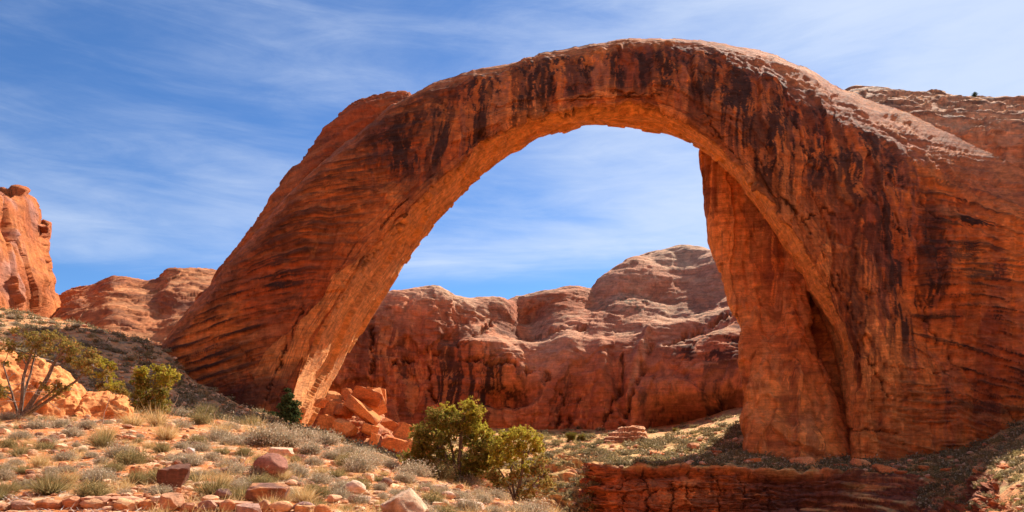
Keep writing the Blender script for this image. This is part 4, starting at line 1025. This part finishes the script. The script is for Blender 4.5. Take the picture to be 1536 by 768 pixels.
# terrace scrub: random points of the terrace's level parts
dg_v = np.zeros(len(bnk.data.vertices) * 3, f32); bnk.data.vertices.foreach_get('co', dg_v); dg_v = dg_v.reshape(-1, 3)
dg_n = np.zeros(len(bnk.data.vertices) * 3, f32); bnk.data.vertices.foreach_get('normal', dg_n); dg_n = dg_n.reshape(-1, 3)
bpx = 768 + F * dg_v[:, 0] / dg_v[:, 1]; brow = np.tile(tvb, len(dg_v) // len(tvb))
okv = np.where((np.abs(dg_n[:, 2]) > .72) & (dg_v[:, 1] > 42) & ((brow >= 3.03) | (bpx < 895) | (bpx > 1380)))[0]
pp = dg_v[okv]; wgt = pp[:, 1] ** 1.0
def bank_pts(n, seed, thr):
    rs = np.random.RandomState(seed); q = pp[rs.randint(0, len(pp), n)]
    m = sstep(fbm(q * np.array([.12, .12, 0], f32), 3, seed), -.4, .2) > rs.uniform(0, 1, n) * thr
    return q[m] - np.array([0, 0, .05], f32)
ysc = lambda p: np.clip(p[:, 1] / 110, .3, 1.05)
p1 = bank_pts(4200, 61, 1.25); scatter('terrace_scrub', v, f_, p1, rs.uniform(.5, 2.6, len(p1)) * ysc(p1), M_SCRUB)
p1 = bank_pts(2600, 62, 1.25); scatter('green_scrub', v, f_, p1, rs.uniform(.5, 2.0, len(p1)) * ysc(p1), M_SHRUB_G)
v3, f3, t = blades(rs, 30, .2, .45, .05, 1.0)
p1 = bank_pts(3600, 63, 1.0); scatter('terrace_grass', v3, f3, p1, rs.uniform(.4, 1.2, len(p1)) * ysc(p1), M_SHRUB_Y)

# loose stones on the near slope: the largest ones singly, the rest as gravel
tn = [((.66, .42, .25), 'pale'), ((.52, .23, .11), 'rusty'), ((.34, .16, .09), 'brown'), ((.60, .32, .18), 'tan'), ((.22, .11, .07), 'dark')]
Lg = ([], [], [])
rs = np.random.RandomState(77)
pts = near_pts(15000, 11.5, 50, -80, 900, 53, lambda p: .25 + .75 * sstep(fbm(p * np.array([.5, .5, 0], f32), 3, 602), -.1, .25))
base = [rock_verts(900 + i, (1, .8, .55), 1, 3, .05) for i in range(14)]
ks = rs.randint(0, 14, len(pts)); sz = .035 + .16 * rs.uniform(0, 1, len(pts)) ** 3.2; rt = rs.uniform(0, 6.28, len(pts))
gv, gf, gc = [], [], []; off = 0
tc_ = np.array([t[0] for t in tn], f32); wts = rs.choice(5, len(pts), p=[.36, .24, .12, .22, .06])
for i in range(len(pts)):
    v, f_ = base[ks[i]]; c_, s_ = math.cos(rt[i]), math.sin(rt[i])
    q = v * sz[i]; q = np.stack([q[:, 0] * c_ - q[:, 1] * s_, q[:, 0] * s_ + q[:, 1] * c_, q[:, 2] - .12 * sz[i]], 1) + pts[i]
    gv.append(q); gf.append(f_ + off); off += len(q); gc.append(np.broadcast_to(tc_[wts[i]] * rs.uniform(.75, 1.2), q.shape))
tag(link_mesh('gravel', np.concatenate(gv), np.concatenate(gf), M_BOULD, cols=np.concatenate(gc), smooth=False), kind='stuff')
lb = defaultdict(int); items = []
tries = 0
while len(items) < 230:
    Y = math.exp(R.uniform(math.log(13.6), math.log(42))); x = R.uniform(-20, 820); s = R.uniform(.16, .38) * (1 + (Y - 14) / 60)
    p = gpt(x, Y); _, y = pix(p); w_ = s * F / Y
    if y > 766: continue
    if any(math.hypot(q[4] - x, q[5] - y) < 8 for q in plants[:90]) or any(math.hypot(a[1] - x, a[2] - y) < 6 for a in items): continue
    if fbm(np.array([[p[0] * .5, p[1] * .5, 0]], f32), 3, 602)[0] < -.12: continue
    items.append((w_, x, y, p, s, R.randrange(5)))
items.sort(key=lambda a: -a[0])
labs = []
for (w_, x, y, p, s, k) in items:
    b, n = place_label(tn[k][1] + ' loose stone', x, y); labs.append((b, n))
for i, ((w_, x, y, p, s, k), (b, n)) in enumerate(zip(items, labs)):
    if used_labels[b] > 1: b = (ORD[n - 1] + 'largest ' if n <= len(ORD) else f'{n}th largest ') + b
    stone('stone', p, (s, s * R.uniform(.6, .95), s * R.uniform(.4, .7)), 1000 + i, tn[k][0], b, 'stone', 'loose stones on the near slope', rot=(R.uniform(-.2, .2), R.uniform(-.2, .2), R.uniform(0, 6)), k=2, square=.4, cuts=6)

# trees
def tube(pts, rad, seg=6):
    pts = np.asarray(pts, float); n = len(pts); V_ = []
    for i in range(n):
        t = pts[min(i + 1, n - 1)] - pts[max(i - 1, 0)]; t /= np.linalg.norm(t) + 1e-9
        a = np.cross(t, [0.3, 0.9, 0.2]); a /= np.linalg.norm(a) + 1e-9; b = np.cross(t, a)
        for k in range(seg):
            an = 2 * math.pi * k / seg; V_.append(pts[i] + (a * math.cos(an) + b * math.sin(an)) * rad[i])
    f_ = [(i * seg + k, i * seg + (k + 1) % seg, (i + 1) * seg + (k + 1) % seg, (i + 1) * seg + k) for i in range(n - 1) for k in range(seg)]
    return np.array(V_), np.array(f_)
def limb(rng, p0, p1, r0, r1, wob=.08, n=7):
    p0, p1 = np.array(p0, float), np.array(p1, float); L = np.linalg.norm(p1 - p0)
    t = np.linspace(0, 1, n)[:, None]
    w = rng.normal(size=(n, 3)) * wob * L; w[0] = 0; w = np.cumsum(w, 0) * .4; w *= t * (1.3 - t)
    pts = p0 + (p1 - p0) * t + w
    return pts, np.linspace(r0, r1, n)
def tree(name, loc, H, lobes, stems, label, cat, mats, seed, leaf=.055, per=420, dead=0, twigs=7, group=None, low=(.3,)):
    """lobes: (x, y, z, r, brightness index) in metres from the base; stems: index-free limbs grown from the base to each lobe"""
    rng = np.random.RandomState(seed)
    root = empty(name, loc); tag(root, label, cat, group)
    wood, leafp, leafp2 = [], [], []
    base_pts = []
    for (sx, sy, sz, r0) in stems:                      # main stems
        pts, rad = limb(rng, (rng.normal() * .04, rng.normal() * .04, -.15), (sx, sy, sz), r0, r0 * .45, .07, 9)
        wood.append(tube(pts, rad, 8)); base_pts.append((pts, rad))
    for (x, y, z, r, br) in lobes:
        c0 = np.array([x, y, z])
        best = min(((np.linalg.norm(c0 - q) + .35 * max(0, q[2] - z + .1) * 3, i, j) for i, (pp_, _) in enumerate(base_pts) for j, q in enumerate(pp_) if j > 1), key=lambda a: a[0])
        q0 = base_pts[best[1]][0][best[2]]; rr0 = base_pts[best[1]][1][best[2]] * .7
        pts, rad = limb(rng, q0, c0, rr0, .012, .10, 7); wood.append(tube(pts, rad, 6))
        for _ in range(twigs):
            k = rng.randint(3, 7); e = c0 + rng.normal(size=3) * r * .6
            tp, tr = limb(rng, pts[k], e, .012, .004, .12, 4); wood.append(tube(tp, tr, 4))
        nclump = max(12, int(58 * r / .35))
        dirs = rng.normal(size=(nclump, 3)); dirs /= np.linalg.norm(dirs, axis=1)[:, None]
        cen = c0 + dirs * (r * rng.uniform(.1, 1.9, nclump) ** .8)[:, None] * np.array([1, 1, .85])
        for q in cen:
            m = int(per / 20 * rng.uniform(.3, 1.7)); cr = r * rng.uniform(.10, .30)
            C = q + rng.normal(size=(m, 3)) * cr * np.array([.6, .6, .55])
            (leafp if br == 0 else leafp2).append(leaves(rng, C, leaf * rng.uniform(.7, 1.35), 1.7))
    o = link_mesh('trunk', *join(wood), M_BARK, root)
    if dead:
        for _ in range(dead):
            pts_, _r = base_pts[rng.randint(len(base_pts))]; q = pts_[rng.randint(2, 8)]
            e = q + rng.normal(size=3) * np.array([.6, .4, .25]) * H * .28
            tp, tr = limb(rng, q, e, .022, .006, .15, 6); dw = [tube(tp, tr, 5)]
            for _ in range(3):
                q2 = tp[rng.randint(2, 6)]; tp2, tr2 = limb(rng, q2, q2 + rng.normal(size=3) * H * .07, .008, .003, .15, 4); dw.append(tube(tp2, tr2, 4))
            link_mesh('dead_branch', *join(dw), M_DEAD, root)
    if leafp: link_mesh('crown', *join(leafp), mats[0], root, smooth=False)
    if leafp2: link_mesh('crown', *join(leafp2), mats[1], root, smooth=False)
    return root
def lobes_from_px(bx, by, Y, L, rng):
    out = []
    for (x, y, r, br) in L:
        for _ in range(2):
            out.append(((x - bx) / F * Y + rng.normal() * r / F * Y * .25, rng.uniform(-.8, .8), max(.12, (by - y) / F * Y + rng.normal() * r / F * Y * .2), r / F * Y * .8, br))
    return out
rg = np.random.RandomState(12)
def ptree(name, bx, by, Y, L, stems_px, label, cat, mats, seed, **kw):
    p = gpt(bx, Y); b_y = pix(p)[1]
    LL = lobes_from_px(bx, b_y, Y, L, rg)
    st = [((x - bx) / F * Y, dy, (b_y - y) / F * Y, r0) for x, y, dy, r0 in stems_px]
    return tree(name, p, (b_y - min(q[1] for q in L)) / F * Y, LL, st, label, cat, mats, seed, **kw)
ptree('juniper_tree', 686, 728, 30, [(705,608,13,1),(700,622,15,1),(672,618,13,1),(650,628,14,0),(685,640,20,0),(640,645,15,0),(660,660,22,0),(632,668,15,0),(622,690,15,0),(645,690,20,0),(700,660,18,0),(715,645,13,1),(730,650,12,1),
      (725,672,18,0),(705,690,20,0),(675,690,18,0),(665,712,14,0),(730,695,14,0),(710,715,15,0),(690,720,12,0),(640,712,12,0),(742,665,11,1),(628,650,12,0),(622,705,14,0),(655,645,14,1),(735,680,14,0),(738,712,12,0),(716,628,10,1)],
      [(700,625,.1,.13),(655,650,-.3,.10),(725,665,.3,.09),(672,640,.4,.08)], 'tall dense juniper tree, the bigger of the two at the slope edge', 'juniper', [M_JUN, M_JUN_Y], 1, leaf=.05, per=520, dead=9)
ptree('juniper_tree', 776, 752, 28, [(775,655,13,1),(790,652,13,1),(762,662,12,1),(750,672,12,1),(802,660,11,1),(785,672,15,1),(765,680,14,1),(748,692,13,1),(805,676,9,1),(738,712,10,0),(752,722,10,0),(800,705,9,0),(818,712,8,0),(745,735,12,0),(810,735,11,0),(790,738,12,0),(812,690,11,0),(820,725,10,0),(770,715,12,0),(785,700,12,1),(755,655,9,1)],
      [(785,665,.1,.10),(760,675,.2,.07),(812,705,-.2,.05),(745,700,0,.06)], 'smaller yellow green juniper with bare limbs right of the tall juniper', 'juniper', [M_JUN_O, M_JUN_Y], 2, leaf=.045, per=330, dead=16)
ptree('juniper_tree', 28, 616, 37, [(20,520,10,0),(45,508,12,0),(70,505,12,0),(88,515,11,0),(105,525,12,0),(125,530,10,1),(140,545,9,1),(118,545,11,0),(60,522,12,0),(35,535,8,0),(95,540,10,0),(148,560,7,1),(30,500,6,0),(82,585,10,0),(100,582,8,0),(12,590,10,0),(0,585,10,0),(5,545,6,0)],
      [(95,520,.2,.14),(60,515,-.2,.11),(40,520,.5,.08),(100,575,-.4,.10),(135,545,.3,.11),(8,550,0,.07)], 'leaning open juniper with dark bare limbs in front of the orange outcrop', 'juniper', [M_JUN_O, M_JUN_O], 3, leaf=.05, per=250, dead=12, twigs=10)
ptree('juniper_tree', 226, 628, 41, [(235,552,9,1),(250,560,10,1),(222,560,9,1),(215,575,12,0),(240,575,13,1),(205,588,10,0),(228,592,15,0),(250,590,10,0),(218,608,12,0),(240,608,12,0),(200,605,8,0),(228,620,9,0)],
      [(235,565,0,.10),(215,585,.3,.08),(250,575,-.2,.07)], 'rounded olive juniper beside the low orange ledge', 'juniper', [M_JUN, M_JUN_Y], 4, leaf=.06, per=380, dead=9)
ptree('juniper_tree', 172, 604, 47, [(158,545,7,1),(150,540,6,1),(170,552,6,1),(160,565,7,1),(172,578,9,1),(182,585,8,0),(165,588,7,0),(150,580,6,0),(190,590,6,0)],
      [(158,555,0,.08),(180,580,.2,.06)], 'thin wispy juniper above the low orange ledge', 'juniper', [M_JUN_O, M_JUN_Y], 5, leaf=.06, per=260, dead=6)
ptree('pine_tree', 432, 645, 88, [(433,586,3,0),(434,594,5,0),(431,602,7,0),(436,608,8,0),(428,614,9,0),(438,620,9,0),(430,628,10,0),(438,634,9,0),(424,634,7,0),(434,642,7,0)],
      [(433,590,0,.16)], 'little dark pine standing in front of the arch foot', 'pine', [M_PINE, M_PINE], 6, leaf=.13, per=260)
ptree('pine_tree', 402, 640, 90, [(398,630,6,0),(406,632,6,0),(402,626,4,0),(410,636,5,0)], [(402,628,0,.08)], 'low dark green bush left of the little pine', 'bush', [M_PINE, M_PINE], 7, leaf=.13, per=260)
# trees and bushes beyond the canyon
def far_bush(px, py, Y, hpx, label, mats, seed, name='bush'):
    p = at(px, py, Y); h = psize(hpx, Y)
    rg2 = np.random.RandomState(seed)
    LL = [(rg2.normal() * h * .16, rg2.normal() * h * .16, h * z, h * .24, 0) for z in (.25, .4, .55, .7, .85) for _ in range(2)]
    return tree(name, tuple(p), h, LL, [(0, 0, h * .8, h * .03)], label, 'bush', mats, seed, leaf=h * .05, per=170, twigs=2)
for i, (px_, py_, Y, h, lab_) in enumerate([(948,461,236,15,'dark conifer high on the far slickrock slope'),(893,686,142,17,'dark green bush on the terrace left of the pale ledge rock'),(938,680,149,26,'green bush in front of the pale ledge rock'),
        (856,664,158,14,'green bush at the far left of the terrace'),(872,664,160,12,'dim bush right of the far left terrace bush'),(912,690,140,8,'tiny round bush below the pale ledge rock'),(975,462,238,9,'low bush right of the dark conifer on the slickrock'),(1000,460,238,8,'small bush further right on the slickrock slope'),
        (1063,452,232,8,'small bush on the slickrock near the right limb'),(1462,147,162,8,'tiny lone tree on the mesa skyline'),(1012,648,160,6,'small shrub at the foot of the far alcove')]):
    far_bush(px_, py_, Y, h, lab_, [M_PINE if i in (0, 1, 9) else M_JUN, M_JUN], 40 + i)

# dry flower stalks standing by the slope crest
for i, (x, y, x2, y2, lab_) in enumerate([(252,628,268,592,'pale curved dry stalk, leftmost of the cluster'),(255,630,276,602,'dry stalk leaning right beside the leftmost curved one'),(264,632,300,612,'long low leaning dry stalk'),(300,634,312,608,'thin upright dry stalk in the middle of the cluster'),(318,636,328,612,'thin brown stalk at the right of the cluster'),(152,645,170,592,'tall thin straw stalk in front of the low orange ledge'),(360,700,378,680,'short white dead stalk beside the flat topped boulder'),(2,618,16,584,'yellow green stalk at the left edge under the leaning juniper')]):
    p = gpt_py(x, y); Y = p[1]; rgs = np.random.RandomState(60 + i)
    pts_, rad = limb(rgs, (0, 0, -.03), ((x2 - x) / F * Y, rgs.uniform(-.2, .2), (y - y2) / F * Y), .018, .009, .10, 8)
    o = link_mesh('dry_stalk', tube(pts_, rad, 5)[0] + np.array(p), tube(pts_, rad, 5)[1], M_DEAD, None, p)
    tag(o, lab_, 'stalk', 'dry stalks on the slope')

# pale stones strewn over the far slopes
rs = np.random.RandomState(90)
hv, hf = rock_verts(950, (1, .8, .6), 1, 3, .05)
p1 = near_pts(2600, 55, 112, -60, 700, 91, lambda p: .2 + .8 * sstep(fbm(p * np.array([.2, .2, 0], f32), 3, 611), -.1, .25))
o = scatter('hillside_stones', hv, hf, p1, .12 + .75 * rs.uniform(0, 1, len(p1)) ** 3, M_BOULD)
a = o.data.color_attributes.new('Col', 'FLOAT_COLOR', 'POINT'); cc4 = np.ones((len(p1), len(hv), 4), f32); cc4[..., :3] = tc_[rs.choice(5, len(p1), p=[.5, .1, .1, .25, .05])][:, None]; a.data.foreach_set('color', cc4.ravel())
p1 = bank_pts(1700, 92, 1.0)
o = scatter('terrace_stones', hv, hf, p1, (.15 + 1.2 * rs.uniform(0, 1, len(p1)) ** 3) * ysc(p1), M_BOULD)
a = o.data.color_attributes.new('Col', 'FLOAT_COLOR', 'POINT'); cc4 = np.ones((len(p1), len(hv), 4), f32); cc4[..., :3] = tc_[rs.choice(5, len(p1), p=[.2, .35, .2, .2, .05])][:, None]; a.data.foreach_set('color', cc4.ravel())

# unseen rock wall added behind the viewer, throws warm light on shaded faces
bw = []
for i, x in enumerate(np.linspace(-170, 190, 13)):
    Yb_ = -48 - 14 * math.sin(i * 1.3) + abs(x) * .12
    bw.append([(x, Yb_, -19), (x, Yb_ - 4, 0), (x, Yb_ - 7, 22), (x, Yb_ - 12, 46), (x, Yb_ - 30, 62 + 8 * math.sin(i * 2.1)), (x, Yb_ - 70, 66), (x, Yb_ - 74, -19)])
Bc = pchip(np.array(bw, float), np.linspace(0, 12, 160)); Bc = np.swapaxes(pchip(np.swapaxes(Bc, 0, 1), np.linspace(0, 6, 90)), 0, 1).astype(f32)
nb = normals(Bc); Bc = Bc + nb * (3 * fbm(Bc / 25, 3, 700) + 1.2 * fbm(Bc / 7, 3, 701))[..., None]
w = link_mesh('canyon_wall', Bc, grid_faces(160, 90), M_FAR, None, (0, -60, -19), rock_base(Bc, 702, (.66, .26, .10), (.54, .18, .07), 30))
tag(w, 'unseen reddish rock wall added behind the viewpoint to bounce warm light', 'cliff')

# blocks fallen at the foot of the right limb and on the terrace, each dropped onto the ground below it
dgr = bpy.context.evaluated_depsgraph_get()
bev = bnk.evaluated_get(dgr)
FB = [(1128,100,26,'squat red block at the corner of the rear buttress foot'),(1160,98,16,'small red block right of the buttress corner block'),(1205,99,34,'long flat red slab lying below the shaded limb base'),(1232,97,14,'small chunk right of the long flat red slab'),
      (1262,98,20,'tilted block under the seam between buttress and limb'),(1290,97,30,'wide flat stone below the pale scar of the right limb'),(1325,93,36,'bright red slab on the shaded slope under the right limb'),(1352,91,16,'small dark block right of the bright red slab'),
      (1385,92,22,'brown block halfway up the shaded right slope'),(1420,88,16,'small block among scrub on the shaded right slope'),(1075,112,16,'low block on the terrace just left of the buttress'),(1040,120,20,'flat red rock in the middle of the sunlit terrace'),
      (985,118,24,'low red outcropping slab near the terrace brim'),(1010,106,14,'small stone right of the low slab at the terrace brim'),(1470,70,20,'sunlit pale block at the edge of the lit corner slope'),(1508,60,22,'sunlit red block in the lit bottom right corner')]
from mathutils import Vector as Vc
for i, (x_, Y_, w_, lab_) in enumerate(FB):
    X_ = (x_ - 768) / F * Y_
    ok, hit, nn, ix = bev.ray_cast(bnk.matrix_world.inverted() @ Vc((X_, Y_, 60)), Vc((0, 0, -1)))
    if not ok: continue
    hit = bnk.matrix_world @ hit
    wd_ = psize(w_, Y_)
    stone('fallen_block', tuple(hit), (wd_, wd_ * .7, wd_ * (.28 + .12 * (i % 3))), 1500 + i, [(.56, .17, .05), (.42, .13, .05), (.60, .26, .11)][i % 3], lab_, 'rock', 'fallen blocks around the right limb', rot=(-.1 + .08 * (i % 4), .12 * ((i % 3) - 1), i * 1.3), square=1, cuts=4, rough=.03, sink=.15)
